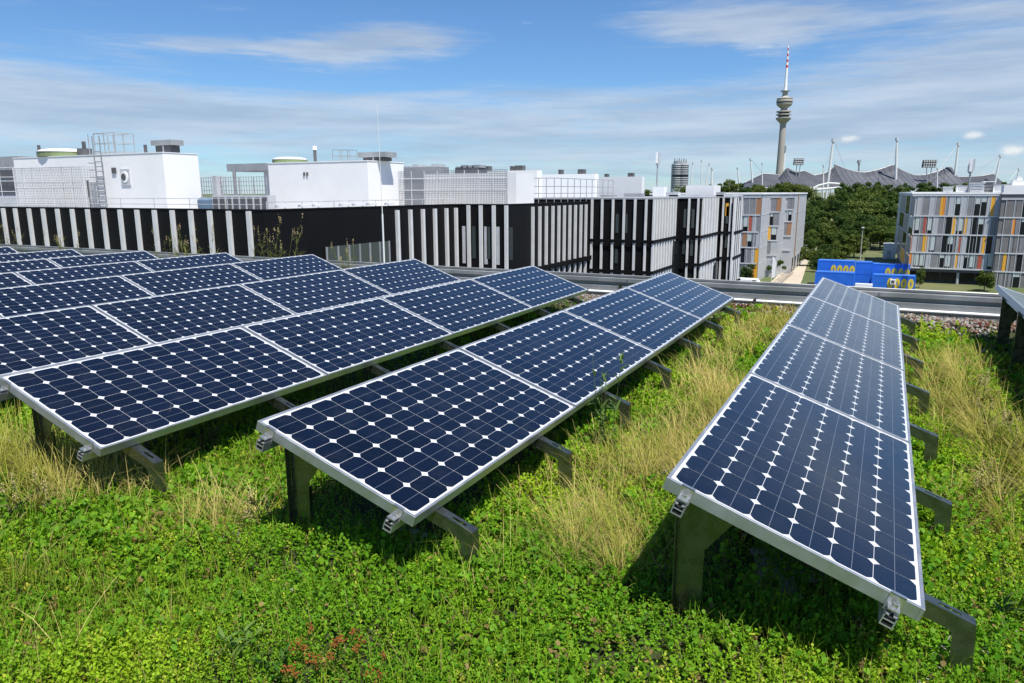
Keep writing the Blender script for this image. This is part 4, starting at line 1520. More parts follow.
rows = [px(885, SC1, [(160, 186, 'l'), (190, 226, 'g'), (232, 258, 'l'), (262, 285, 'g'), (287, 300, 'a'), (301, 316, 'o'), (318, 330, 'g'), (333, 362, 'l'), (370, 400, 'w4')]) +
        px(944, SC1, [(78, 110, 'l'), (112, 148, 'g'), (151, 182, 'w4'), (185, 215, 'w3'), (217, 236, 'l'), (238, 258, 'a'), (262, 285, 'l'), (288, 321, 'w2')]),
        px(885, SC1, [(160, 186, 'w8'), (188, 205, 'g'), (207, 221, 'r'), (224, 253, 'w8'), (255, 288, 'l'), (290, 326, 'g'), (329, 359, 'w'), (361, 379, 'a'), (388, 422, 'w8')]) +
        px(944, SC1, [(105, 121, 'a'), (123, 142, 'l'), (144, 176, 'w'), (178, 212, 'w4'), (217, 250, 'l'), (252, 282, 'g'), (286, 316, 'w')]),
        px(885, SC1, [(133, 141, 'a'), (142, 152, 'o'), (155, 181, 'l'), (185, 211, 'g'), (213, 235, 'a'), (238, 248, 'l'), (250, 281, 'w9'), (285, 315, 'g'), (319, 347, 'w'), (350, 380, 'w5'), (385, 412, 'l')]) +
        px(944, SC1, [(65, 86, 'g'), (88, 99, 'r'), (101, 131, 'l'), (134, 167, 'w'), (170, 205, 'w'), (207, 216, 'l'), (218, 236, 'a'), (239, 271, 'w'), (273, 290, 'l')]),
        px(885, SC1, [(135, 160, 'o'), (163, 172, 'l'), (174, 202, 'w9'), (205, 236, 'w9'), (240, 268, 'l'), (270, 306, 'g'), (313, 342, 'w3'), (345, 377, 'w9'), (382, 397, 'g'), (398, 413, 'a')]) +
        px(944, SC1, [(95, 126, 'l'), (129, 156, 'w2'), (159, 191, 'w9'), (194, 203, 'g'), (205, 227, 'r'), (230, 256, 'l'), (259, 290, 'w8')])]
facade(rbld, ro_, P(0, .3), P(24, .3), (-uy.x, -uy.y), zf, rows, 915, 1000, 119, M_frame,
       [885 + x * SC1 for x in (148, 188, 230, 260, 316, 364, 402)] + [944 + x * SC1 for x in (76, 111, 149, 184, 237, 286)])
srow = lambda k1, k2, k3: [(898.5, 902.5, k1), (903.5, 907, k2), (908.5, 912.5, k3)]
facade(rbld, ro_, P(0, SL - .2), P(0, .4), (-ux.x, -ux.y), zf, [srow('g', 'w', 'g'), srow('w', 'g', 'w6'), srow('g', 'w', 'g'), srow('w', 'a', 'g')], 897, 915, 119, M_lgp)
for i in range(12):
    a = .6 + i * 2.6
    p_ = P(a, 2.16)
    MB().box(p_[0], p_[0] + 2.35, p_[1] - .06 + 0, p_[1] + .0, GZ0 + .3, zf[0] - .5).build('shop_window', M_glass, rbld, ro_)
for a in (8.2, 14.5):
    p_ = P(a, .8)
    MB().tube((p_[0], p_[1], GZ0), (p_[0], p_[1], zf[0] - .2), .22).build('column', M_lgp, rbld, ro_)
# taupe wing in front at the right
r_ = ray(997, 230)
s_ = (r_.x * -A0.y - r_.y * -A0.x) / (r_.x * ux.y - r_.y * ux.x)
B0 = A0 + ux * s_ - uy * .8
BDP = B0.dot(HF)
Q = lambda a, b_: ((B0 + ux * a + uy * b_).x, (B0 + ux * a + uy * b_).y)
zw = [at_d(1010, v, BDP).z for v in (292, 271.3, 253, 235, 217.5, 199)]
wg = thing('taupe_wing', 'taupe-clad end wing with a few orange panels at the right edge', 'residential building', (*Q(6, 3), GZ0))
wgo = tuple(wg.location)
BD = (A0 - B0).dot(uy) + .1
MB().prism_z([Q(0, 0), Q(16, 0), Q(16, BD), Q(0, BD)], GZ0, RT - .1).build('wall', M_brn, wg, wgo)
MB().prism_z([Q(-.1, -.15), Q(16.1, -.15), Q(16.1, BD), Q(-.1, BD)], RT - .097, RT + .2).build('roof_edge', M_white, wg, wgo)
S3 = lambda l_: px(944, SC1, l_)
rows = [S3([(325, 366, 't'), (372, 378, 'g'), (380, 408, 't'), (414, 450, 'w'), (455, 480, 't')]), S3([(325, 356, 't'), (358, 364, 'g'), (366, 383, 'o'), (387, 412, 'g'), (416, 450, 'w2'), (455, 480, 't')]),
        S3([(323, 360, 't'), (364, 384, 'g'), (390, 418, 't'), (422, 450, 'g'), (455, 480, 't')]), S3([(300, 340, 't'), (343, 361, 'a'), (365, 380, 'g'), (385, 414, 't'), (420, 450, 'w'), (455, 480, 't')]),
        S3([(295, 326, 't'), (332, 358, 'g'), (362, 380, 't'), (384, 402, 'g'), (406, 450, 'w2')])]
facade(wg, wgo, Q(0, 0), Q(16, 0), (-uy.x, -uy.y), zw, rows, 997, 1024, 112, M_frame, [944 + x * SC1 for x in (322, 369, 411, 452)])
# roof boxes on the right buildings
for i, (u0, u1, va, vb, D, mt, lb) in enumerate(((944, 953, 187.5, 195, 128, M_lgrey, 'leftmost small pale box on the roof of the orange-panelled residence'),
                                           (957, 970, 186, 195, 128, M_white, 'second small white box on the roof of the orange-panelled residence'),
                                           (971, 984, 183.5, 195, 126, M_lgrey, 'taller pale box beside the second telecom mast on the residence roof'),
                                           (984, 994, 182, 194, 126, M_grey, 'grey louvred unit in the middle of the residence roof boxes'),
                                           (994, 1009, 185, 194, 125, M_white, 'wide white box left of the stepped white chimney on the residence roof'))):
    a, b_ = at_d(u0, va, D), at_d(u1, va, D)
    t = thing('roof_box', lb, 'rooftop box', ((a.x + b_.x) / 2, a.y, RT + .2))
    o_ = tuple(t.location)
    MB().box(a.x, b_.x, a.y, a.y + 2.2, RT + .2, a.z).build('casing', mt, t, o_)
    MB().box(a.x - .08, b_.x + .08, a.y - .08, a.y + 2.28, a.z + .003, a.z + .12).build('lid', M_grey if mt is M_white else M_white, t, o_)
    for j in range(3):
        MB().box(a.x + .2, b_.x - .2, a.y - .05, a.y - .004, RT + .35 + j * (a.z - RT - .3) / 3, RT + .35 + (j + .55) * (a.z - RT - .3) / 3).build('louvre', M_dgrey if i == 3 else M_lgrey, t, o_)
a, b_ = at_d(1007, 188, 108), at_d(1030, 188, 108)
t = thing('stepped_chimney', 'white stepped roof outlet at the right edge above the taupe wing', 'roof outlet', ((a.x + b_.x) / 2, a.y, RT + .2))
s_ = 122 / 728
MB().box(-11 * s_, 12 * s_, 0, 3, 0, 6.2 * s_).build('lower_box', M_white, t)
MB().box(-5 * s_, 5 * s_, .5, 2.5, 6.2 * s_ + .003, 10.5 * s_).build('upper_box', M_white, t)
MB().box(-2 * s_, 2 * s_, .8, 2.0, 10.5 * s_ + .003, 13.5 * s_).build('cap', M_white, t)
telecom('second telecom mast with white antennas on the residence roof at right', 972, 159, 194, 131, RT + .2)

# left colour-panelled building, stepped, behind the black block
lb_ = thing('stepped_housing', 'pale stepped residence with orange and grey panels beside the path', 'residential building', (-18, 150, GZ0))
lo = (-18, 150, GZ0)
zt = 1.05
zf = [at_y(750, v, 136).z for v in (279, 263.5, 247.5, 232, 215, 197)]
zf[0] = GZ0 + .3
ya_ = 136.0
xa_ = at_y(760.5, 235, ya_).x; yb_ = at_x(768, 235, xa_).y; xb_ = at_y(779.5, 225, yb_).x; yc_ = at_x(784, 225, xb_).y; xc_ = at_y(793.5, 220, yc_).x; ye_ = at_x(805, 220, xc_).y
print('res', xa_, yb_, xb_, yc_, xc_, ye_)
poly = [(-40, ya_), (xa_, ya_), (xa_, yb_), (xb_, yb_), (xb_, yc_), (xc_, yc_), (xc_, ye_), (-40, ye_)]
MB().prism_z(poly, GZ0, zt - .15).build('wall', M_lgp, lb_, lo)
MB().prism_z([(x + (.15 if x > -30 else 0), y - .15) for x, y in poly], zt - .147, zt + .1).build('roof_edge', M_white, lb_, lo)
SR = .161
r5 = lambda l_: px(730, SR, l_)
rows = [r5([(83, 111, 'g'), (114, 151, 'g'), (154, 187, 'b')]), r5([(80, 109, 'w7'), (111, 133, 'r'), (137, 162, 'l'), (164, 190, 'g')]), r5([(82, 108, 'b'), (111, 139, 'w6'), (142, 163, 'g'), (165, 187, 'l')]),
        r5([(78, 98, 'w'), (100, 137, 'g'), (140, 161, 'l'), (164, 187, 'a')]), r5([(80, 130, 'g'), (148, 164, 'o'), (166, 187, 'a')])]
facade(lb_, lo, (-30, ya_), (xa_ - .3, ya_), (0, -1), zf, rows, 0, 0, 0, M_frame, [730 + SR * x for x in (112, 152, 190)])
zf2 = [at_y(772, v, yb_).z for v in (270, 255, 240.5, 226, 212, 197)]
rows = [r5([(248, 276, 'g'), (279, 308, 'b')]), r5([(243, 263, 'w3'), (266, 301, 'g')]), r5([(238, 253, 'a'), (257, 290, 'w6')]), r5([(238, 257, 'g'), (260, 296, 'l')])]
facade(lb_, lo, (xa_ + .1, yb_), (xb_ - .2, yb_), (0, -1), zf2, rows, 0, 0, 0, M_frame)
zf3 = [at_y(788, v, yc_).z for v in (250, 236, 221.5, 209.5, 197)]
rows = [r5([(348, 366, 'g'), (369, 388, 'g')]), r5([(348, 354, 'l'), (356, 377, 'w4')]), r5([(340, 352, 'g'), (355, 380, 'b')])]
facade(lb_, lo, (xb_ + .1, yc_), (xc_ - .2, yc_), (0, -1), zf3, rows, 0, 0, 0, M_frame)
for (X, ya, yb) in ((xa_, ya_ + .2, yb_ - .2), (xb_, yb_ + .2, yc_ - .2), (xc_, yc_ + .2, ye_ - .2)):
    m = MB()
    for y in np.arange(ya, yb, 1.6):
        m.box(X + .003, X + .03, y - .02, y + .02, GZ0 + .5, zt - .3)
    for z in zf[1:]:
        m.box(X + .003, X + .04, ya, yb, z - .03, z + .03)
    m.build('joint_strip', M_frame, lb_, lo)
y = at_x(797, 215, xc_).y
MB().box(xc_ + .05, xc_ + .10, y - .5, y + .6, GZ0 + 3, zt - .3).build('colour_panel', M_brown, lb_, lo)
for f in (.1, .3, .55, .75):
    y = yc_ + (ye_ - yc_) * f
    MB().box(xc_ + .05, xc_ + .09, y, y + 1.8, GZ0 + .3, GZ0 + 2.9).build('window', M_glass, lb_, lo)

# ---- blue site containers
def container(label, u0, u1, vt, D, h=2.6, text=None, box=False, dp=2.5):
    a, b_ = at_d(u0, vt, D), at_d(u1, vt, D)
    zt_ = a.z; zb = zt_ - h
    w = b_.x - a.x
    t = thing('site_container', label, 'container', (a.x, a.y, zb), 0, 'blue site containers')
    m = MB().box(.03, w - .03, .04, dp - .04, 0, h - .05)
    for i in range(int(w / .28)):
        x = .12 + i * .28
        m.box(x, x + .14, .018, .043, .18, h - .2)
    m.build('container_body', M_blue, t)
    f = MB()
    for x in (0, w - .13):
        f.box(x, x + .13, 0, .13, 0, h); f.box(x, x + .13, dp - .13, dp, 0, h)
    f.box(.13, w - .13, .002, .13, h - .15, h - .002); f.box(.13, w - .13, .002, .13, .0, .15)
    if h > 3.5:
        f.box(.13, w - .13, .002, .13, h / 2 - .08, h / 2 + .08)
    f.build('corner_frame', M_blue, t)
    MB().box(.1, w - .1, .1, dp - .1, h - .049, h + .01).build('container_roof', mat('container_roof', (.05, .17, .55), .5) if 'container_roof' not in MATS else MATS['container_roof'], t)
    if text:
        tx, x0_, sz_, zz = text
        cu = bpy.data.curves.new('lettering', 'FONT')
        cu.body = tx; cu.size = sz_; cu.extrude = .012; cu.space_character = 1.3; cu.offset = .13
        tmp = bpy.data.objects.new('tmp', cu)
        COL.objects.link(tmp)
        dg = bpy.context.evaluated_depsgraph_get()
        me = bpy.data.meshes.new_from_object(tmp.evaluated_get(dg))
        bpy.data.objects.remove(tmp)
        me.materials.clear(); me.materials.append(M_ylw)
        o = link('lettering', me, t, (x0_ * w, -.002, zz))
        o.rotation_euler = (pi / 2, 0, 0)
        o.scale = (.74, 1, 1)
    return t, w


container('blue container on the left of the front pair, half hidden by the near panels', 815.5, 855.5, 271.5, 122, 2.6)
t, w_ = container('blue container with yellow lettering and white box, front right', 873, 915.5, 274.5, 122, 2.6, ('0000', .36, 2.1, .55))
m = MB().box(w_ * .42, w_ * .42 + .8, -.42, -.03, 1.15, 1.95); ac = m.build('wall_unit', M_white, t)
MB().box(w_ * .42 + .14, w_ * .42 + .62, -.44, -.421, 1.32, 1.8).build('fan_grille', M_dgrey, ac)
container('blue container with yellow lettering, back row on the left', 818, 855.7, 260, 125.6, 4.3, ('0000', .38, 2.0, 2.05))
container('plain blue container without lettering between the lettered back ones', 855.8, 872.8, 261.8, 125.5, 4.05)
container('blue container with yellow lettering, back row on the right', 872.9, 910, 263.6, 125.4, 4.0, ('0000', .36, 2.0, 1.85))
q = at_d(864, 284, 121)
t = thing('white_slab', 'white board lying on the ground between the two front containers', 'board', (q.x, q.y, GZ0 + .03))
MB().box(-1.3, 1.3, -.4, .4, .25, .75).box(-1.2, -1.0, -.3, .3, 0, .25).box(1.0, 1.2, -.3, .3, 0, .25).build('board', M_white, t)
q = at_d(889, 256, 175)
t = thing('white_shed', 'small white shed on the lawn left of the residence', 'shed', (q.x, q.y, GZ0))
hh_ = at_d(889, 243.5, 175).z - GZ0
MB().box(-1.35, 1.35, 0, 3, 0, hh_ - .35).build('wall', M_white, t)
MB().prism_y([(-1.5, hh_ - .347), (1.5, hh_ - .347), (1.5, hh_ - .1), (0, hh_), (-1.5, hh_ - .1)], -.1, 3.1).build('roof', M_white, t)
MB().box(-.5, .4, -.04, -.003, 0, 2.0).build('door', M_lgrey, t)

# ---- lamp posts and small poles
def lamp(label, u, vt, D, h=None):
    a = at_d(u, vt, D)
    zb = float(terr(a.x, a.y))
    t = thing('street_lamp', label, 'street lamp', (a.x, a.y, zb))
    H_ = a.z - zb
    MB().tube((0, 0, 0), (0, 0, H_), .11, .06, 8).build('pole', M_lgrey, t)
    m = MB().lathe([(.12, H_ - .1), (.38, H_ + .0), (.38, H_ + .10), (.1, H_ + .22), (.01, H_ + .24)], 14); m.build('lamp_head', M_lgrey, t)
    return t


lamp('lone lamp post on the lawn in front of the trees', 863, 228, 172)
q = at_d(772.5, 262, 128)
t = thing('white_flag', 'white upright banner pole beside the path', 'banner', (q.x, q.y, GZ0))
MB().tube((0, 0, 0), (0, 0, 4.6), .06).build('pole', M_lgrey, t)
MB().add([(-.05, -.02, 1.0), (.55, -.02, 1.1), (.62, -.02, 3.6), (.35, -.02, 4.5), (-.05, -.02, 4.7), (-.05, .02, 1.0), (.55, .02, 1.1), (.62, .02, 3.6), (.35, .02, 4.5), (-.05, .02, 4.7)],
         [(0, 1, 2, 3, 4), (9, 8, 7, 6, 5), (0, 5, 6, 1), (1, 6, 7, 2), (2, 7, 8, 3), (3, 8, 9, 4), (4, 9, 5, 0)]).build('banner_cloth', M_white, t)
q = at_d(749, 284, 116)
t = thing('parked_van', 'white van roof showing just over the parapet beside the stepped residence', 'van', (q.x, q.y, GZ0 + .03))
m = MB()
m.prism_y([(-2.4, .4), (2.3, .4), (2.4, 1.1), (1.9, 1.35), (1.2, 2.2), (-2.3, 2.25), (-2.45, 1.9)], -.95, .95)
m.build('body', M_white, t)
MB().prism_y([(1.25, 1.4), (1.8, 1.4), (1.18, 2.12), (.6, 2.12), (.6, 1.4)], -.957, .957).build('side_window', M_glass, t)
for x in (-1.5, 1.5):
    for y in (-.9, .72):
        w_ = MB().tube((x, y, .36), (x, y + .2, .36), .36, n=18).build('wheel', M_bolt, t)

# fence along the left residence
t = thing('garden_fence', 'thin dark fence running beside the path along the stepped residence', 'fence', (-15.4, 140, GZ0))
m = MB()
for y in np.arange(122, 153, 1.6):
    m.tube((0, y - 140, 0), (0, y - 140, 1.6), .03, n=4)
m.build('fence_post', M_dgrey, t)
m = MB()
for z in (.3, .9, 1.5):
    m.tube((0, -18, z), (0, 13, z), .02, n=4)
m.build('fence_rail', M_dgrey, t)

# ---- television tower
D = 1342.0
tb = at_d(778.5, 193, D)
TZ = terr(tb.x, tb.y).item()
lean = 0.0
tw = thing('television_tower', 'tall concrete television tower with two round decks and a red and white antenna', 'tower', (tb.x, tb.y, TZ))
tw.location.x = at_d(783.3, 120, D).x; tw.location.y = at_d(783.3, 120, D).y
zpx = lambda v: at_d(784, v, D).z - TZ
s_ = D / 728
MB().lathe([(7.8, 0), (6.6, zpx(176)), (5.8, zpx(150)), (5.2, zpx(125)), (5.2, zpx(118))], 28).build('shaft', M_twr, tw, smooth=True)
MB().box(6.0, 8.0, -1.8, 1.8, 0, zpx(150)).build('lift_shaft', M_white, tw)
MB().box(4.4, 8.2, -2.4, 2.4, zpx(152), zpx(146)).build('shaft_cabin', M_grey, tw)
lowd = MB().lathe([(5.21, zpx(124)), (7.56, zpx(122)), (12.18, zpx(119.5)), (12.94, zpx(118.5)), (12.94, zpx(117.8)), (9.24, zpx(117.2))], 32).build('deck_underside', M_twr, tw)
MB().lathe([(9.24, zpx(117.2)), (9.24, zpx(115.6))], 32).build('deck_glazing', M_glass, tw)
MB().lathe([(9.24, zpx(115.6)), (12.77, zpx(115.2)), (12.77, zpx(114.2)), (9.24, zpx(113.8))], 32).build('deck_ring', M_twr, tw)
MB().lathe([(9.24, zpx(113.8)), (9.24, zpx(112.6))], 32).build('deck_glazing', M_glass, tw)
MB().lathe([(9.24, zpx(112.6)), (12.60, zpx(112.2)), (12.60, zpx(111.2)), (5.88, zpx(110.4))], 32).build('deck_ring', M_twr, tw)
MB().lathe([(5.88, zpx(110.4)), (5.38, zpx(109.2)), (6.30, zpx(108)), (10.08, zpx(106.5)), (13.10, zpx(104.8)), (13.61, zpx(103.2))], 32).build('upper_funnel', M_twr, tw)
MB().lathe([(13.61, zpx(103.2)), (13.36, zpx(102.2))], 32).build('observation_glazing', M_glass, tw)
MB().lathe([(13.36, zpx(102.2)), (13.94, zpx(102)), (13.94, zpx(100.6)), (12.94, zpx(100.2))], 32).build('deck_ring', M_twr, tw)
MB().lathe([(12.94, zpx(100.2)), (12.94, zpx(99.2)), (13.44, zpx(99.1)), (13.44, zpx(98.4)), (7.56, zpx(97.4)), (4.62, zpx(96)), (4.03, zpx(91.5))], 32).build('upper_deck', M_twr, tw)
MB().lathe([(7.14, zpx(91.6)), (8.06, zpx(91.3)), (8.06, zpx(90.7)), (2.69, zpx(90.4))], 28).build('top_platform', M_grey, tw)
MB().lathe([(2.86, zpx(90.4)), (2.52, zpx(84)), (2.10, zpx(79)), (2.02, zpx(68))], 16).build('antenna_base', M_white, tw)
M_rw = mat('signal_red', (.62, .06, .05), .6)
edges_ = np.linspace(68, 45, 9)
for i in range(8):
    MB().tube((0, 0, zpx(edges_[i])), (0, 0, zpx(edges_[i + 1])), 2.0 - i * .16, 1.84 - i * .16, 10).build('antenna_section', M_rw if i % 2 == 0 else M_white, tw)
MB().tube((0, 0, zpx(45)), (0, 0, zpx(43)), .3, .15, 6).build('antenna_tip', M_grey, tw)

# ---- cylinder cluster tower
D = 1750.0
a, b_ = at_d(669.5, 163, D), at_d(688.5, 163, D)
q = at_d(679, 193, D)
TZ = terr(q.x, q.y).item()
ct_ = thing('cylinder_tower', 'office tower of four clustered silver cylinders beside the telecom mast', 'office tower', (q.x, q.y, TZ))
R_ = (b_ - a).length / 2
zq = lambda v: at_d(679, v, D).z - TZ
for i in range(4):
    t_ = pi / 4 + i * pi / 2 + .35
    c = (R_ * .48 * cos(t_), R_ * .48 * sin(t_), 0)
    cy = MB().lathe([(R_ * .52, 0), (R_ * .52, zq(164))], 20, c).build('cylinder', M_lgrey, ct_, smooth=False)
    m = MB()
    n_ = 13
    for j in range(n_):
        z0 = zq(188) + (zq(164.5) - zq(188)) * j / n_; z1 = z0 + (zq(164.5) - zq(188)) / n_ * .5
        if j == 6:
            z1 = z0 + (zq(164.5) - zq(188)) / n_ * 1.1
        m.lathe([(R_ * .527, z0), (R_ * .527, z1)], 20, c)
    m.build('window_bands', M_glass, cy)
MB().lathe([(R_ * .70, zq(164) + .3), (R_ * .70, zq(161.5))], 16).build('crown_storey', M_grey, ct_)
for i in range(6):
    x = R_ * (-.6 + .24 * i)
    MB().tube((x, 0, zq(161.5)), (x, 0, zq(158.2 + (i % 2))), 1.2, .8, 6).build('roof_mast', M_dgrey, ct_)

# ---- tent roofs of the stadium
M_tent = bpy.data.materials.new('tent_roof'); M_tent.use_nodes = True
k = NT(M_tent.node_tree)
b = M_tent.node_tree.nodes['Principled BSDF']
tco = k.n('ShaderNodeTexCoord').outputs['UV']
br_ = k.n('ShaderNodeTexBrick')
M_tent.node_tree.links.new(k.n('ShaderNodeTexCoord').outputs['Object'], br_.inputs['Vector'])
nz = k.noise(k.n('ShaderNodeTexCoord').outputs['Object'], .04, 4, .6)
cs = k.mix(k.ramp(nz, .3, .7), (.075, .08, .092, 1), (.115, .12, .135, 1))
M_tent.node_tree.links.new(cs, b.inputs['Base Color'])
b.inputs['Roughness'].default_value = .5
M_seam = mat('tent_seam', (.06, .06, .07), .6)


def tent(label, pts, D, vlow, depth=46):
    """saddle sheet: front edge sags low, ridge follows pts, back edge lower"""
    R0 = [at_d(u, v, D) for u, v in pts]
    # densify with smooth catenary-like interpolation
    us = np.array([p[0] for p in pts], float); vs = np.array([p[1] for p in pts], float)
    uu = np.linspace(us[0], us[-1], 46)
    vv = np.interp(uu, us, vs)
    for _ in range(1):
        vv[1:-1] = vv[1:-1] * .6 + .2 * (vv[:-2] + vv[2:])
    q = at_d((us[0] + us[-1]) / 2, 193, D)
    base = (q.x, q.y, terr(q.x, q.y).item())
    t = thing('tent_roof', label, 'tent roof', base)
    nv = 7
    V, F = [], []
    for i, u in enumerate(uu):
        for j in range(nv):
            f = j / (nv - 1)
            dd = D - depth * f
            vrow = vv[i] + (vlow - vv[i]) * (f ** .75)
            pnt = at_d(u, vv[i], D)
            zr = pnt.z + (at_d(u, vlow, D).z - pnt.z) * f ** .7
            o = HF * (-depth * f)
            V.append((pnt.x + o.x - base[0], pnt.y + o.y - base[1], zr - base[2]))
    for i in range(len(uu) - 1):
        for j in range(nv - 1):
            F.append((i * nv + j, i * nv + j + 1, (i + 1) * nv + j + 1, (i + 1) * nv + j))
    mb = MB(); mb.add(V, F)
    sk = mb.build('membrane', M_tent, t, smooth=True)
    so_ = sk.modifiers.new('thick', 'SOLIDIFY'); so_.thickness = .5
    sm_ = MB()
    for i in range(0, len(uu), 2):
        for j in range(nv - 1):
            a = Vector(V[i * nv + j]) - HF * .5; b__ = Vector(V[i * nv + j + 1]) - HF * .5
            sm_.tube(a + Vector((0, 0, .3)), b__ + Vector((0, 0, .3)), .13, n=4, cap=False)
    sm_.build('seam_net', M_seam, sk)
    # edge cable and low supports
    ec = MB()
    for i in range(len(uu) - 1):
        ec.tube(V[i * nv], V[(i + 1) * nv], .6, n=5, cap=False)
        ec.tube(V[i * nv + nv - 1], V[(i + 1) * nv + nv - 1], .5, n=5, cap=False)
    ec.build('edge_cable', M_grey, t)
    for i in (1, 15, 30, 44):
        p_ = V[i * nv + nv - 1]
        MB().tube((p_[0], p_[1], 0), p_, .8, n=6).build('edge_support', M_lgrey, t)
    return t


tent('small low grey tent roof left of the television tower', [(738, 187), (748, 181), (757, 176.5), (763, 173.6), (774, 174.2), (783, 176), (790, 180)], 1010, 188)
tent('grey tent roof with two low peaks right behind the television tower', [(778, 178), (787, 167.6), (795, 171.7), (800, 171.6), (804, 170.6), (814, 175.4), (826, 173), (833, 168), (836, 164.8)], 960, 188)
tent('largest grey tent roof, sagging between two tall masts', [(834, 164.2), (845, 168.8), (856, 171.9), (865, 172.6), (877, 170), (887, 167), (893.5, 164), (898, 168.5), (904, 171.4), (914, 175.4), (925, 175), (938, 171.4), (951, 165.6), (954, 171), (957, 178)], 900, 190)
tent('grey tent roof far right with a single peak', [(958, 177), (970, 176.8), (982, 176), (993, 173.8), (996, 176.5), (1000, 183)], 930, 190)


def mast(label, u0, v0, u1, v1, D, r, guys=()):
    a, b_ = at_d(u0, v0, D), at_d(u1, v1, D)
    zb = terr(b_.x, b_.y).item()
    f = (a.z - zb) / (a.z - b_.z)
    base = a + (b_ - a) * f
    t = thing('stadium_mast', label, 'mast', (base.x, base.y, zb), 0, 'leaning masts of the tent roofs')
    tip = a - Vector((base.x, base.y, zb))
    mid = tip * .5
    MB().path([(0, 0, 0), tuple(mid), tuple(tip)], [r * .8, r, r * .6], 10).build('mast_tube', M_fin, t)
    MB().tube(tip * .955, tip * 1.005, r * 1.35, r * 1.25, 10).build('mast_head', M_lgrey, t)
    for (ug, vg) in guys:
        g = at_d(ug, vg, D - 8) - Vector((base.x, base.y, zb))
        MB().tube(tip, g, .22, n=4, cap=False).build('guy_cable', M_grey, t)
    return t


mast('tall white mast left end of the largest tent roof', 833.5, 139, 823.5 + 2, 202, 880, 1.55, ((845, 169), (822, 180)))
mast('tall white mast at the right peak of the largest tent roof', 897, 138, 895.5, 185, 880, 1.5, ((886, 167.5), (893.5, 164)))
mast('leaning white mast above the right end of the largest tent roof', 958.5, 143, 954, 184, 890, 1.4, ((938, 171), (951, 166), (935, 178)))
mast('leaning mast over the far right tent roof', 1000.5, 155, 994.5, 185, 910, 1.3, ((972, 176), (993, 174)))
mast('short leaning mast at the right edge of the photo', 1019, 168.5, 1016, 185, 920, 1.1, ((1010, 180),))
mast('slim white mast on the left of the television tower', 750.5, 158.5, 752.5, 184, 1000, 1.15, ((763, 174),))
mast('thin white mast between tower and smallest tent roof', 762.3, 163, 762.3, 190, 960, .8)
mast('short white mast left of the tent roofs', 737.5, 167.5, 739.5, 186, 1000, 1.1)
mast('thin white mast before the roof with two low peaks', 823.5, 165, 823.0, 204, 860, .9)
mast('thin pale mast beneath the big floodlight on the right', 937.5, 168, 937, 186, 860, .8)
mast('thin leaning mast right of the cylinder tower', 693, 162.5, 690.5, 188, 1300, 1.1)
mast('straight thin pole right of the cylinder tower', 701.5, 160, 701.2, 188, 1200, .9)
mast('leaning pole crossing toward the thick white pole', 709.5, 163, 705, 188, 1250, 1.1, ((702, 180),))
mast('short thick white pole above the white roof box', 712, 168, 711.5, 188, 1100, 1.5)


def floodlight(label, u0, v0, u1, v1, ub, D):
    a, b_ = at_d(u0, v0, D), at_d(u1, v1, D)
    c = (a + b_) / 2
    q = at_d(ub, 185, D)
    zb = terr(q.x, q.y).item()
    t = thing('floodlight', label, 'floodlight', (q.x, q.y, zb), 0, 'stadium floodlights')
    w = (Vector((b_.x, b_.y, 0)) - Vector((a.x, a.y, 0))).length / 2; h = (a.z - b_.z) / 2
    cx = rt * (c - q).dot(rt)
    zc = c.z - zb
    m = MB()
    X = lambda s: cx + rt * s
    p_ = [X(-w), X(w)]
    n_ = -HF
    vs = []
    for z, o in ((zc - h, 0.0), (zc + h, 1.5)):
        for p in p_:
            for dd in (0, 2.0):
                vs.append((p.x + n_.x * (o - dd), p.y + n_.y * (o - dd), z))
    m.add(vs, [(0, 2, 3, 1), (4, 5, 7, 6), (0, 4, 6, 2), (1, 3, 7, 5), (0, 1, 5, 4), (2, 6, 7, 3)])
    m.build('lamp_panel', M_dgrey, t)
    for i in range(6):
        for j in range(3):
            p = X(-w + (i + .5) * 2 * w / 6); z = zc - h + (j + .5) * 2 * h / 3
            MB().tube((p.x + n_.x * 1.0, p.y + n_.y * 1.0, z), (p.x + n_.x * 1.9, p.y + n_.y * 1.9, z), h * .22, n=8).build('lamp', M_lgrey, t)
    for s in (-.35, .35):
        p = X(w * s)
        MB().tube((p.x * .3, p.y * .3, 0), (p.x, p.y, zc - h), .8, .5, 6).build('leg', M_grey, t)


floodlight('grey floodlight panel just right of the television tower', 794, 158.5, 803.5, 165, 796, 950)
floodlight('dark floodlight panel above the dip of the largest tent roof on the right', 923, 160, 936, 167.5, 930, 880)
floodlight('tiny floodlight on a leaning pole in the sag of the largest tent roof', 857.8, 160, 860.2, 163, 861, 930)

# footbridge under the tents
q0, q1 = at_d(806, 191, 620), at_d(849, 186.5, 620)
t = thing('foot_bridge', 'pale sloping bridge deck with struts below the tent roofs', 'bridge', ((q0.x + q1.x) / 2, (q0.y + q1.y) / 2, terr(q0.x, q0.y).item()))
to = t.location.copy()
m = MB()
for (a, b_) in ((q0, q1),):
    m.tube(a - to, b_ - to, .8, n=6)
m.build('deck', M_lgrey, t)
m = MB()
pa_ = at_d(812, 190, 620); pb_ = at_d(840, 181, 620); pc_ = at_d(858, 186, 620)
m.path([tuple(at_d(u, v, 620) - to) for u, v in ((810, 190), (818, 185.5), (828, 183), (838, 183.5), (846, 186.5))], [.6] * 5, 6)
m.build('arch', M_white, t)
for u in (815, 822, 829, 836):
    a = at_d(u, 190 - (u - 806) * .105, 620) - to
    MB().tube((a.x, a.y, 0), a, .4, n=5).build('strut', M_lgrey, t)

# ------------------------------------------------------------------ trees
rng = np.random.default_rng(11)


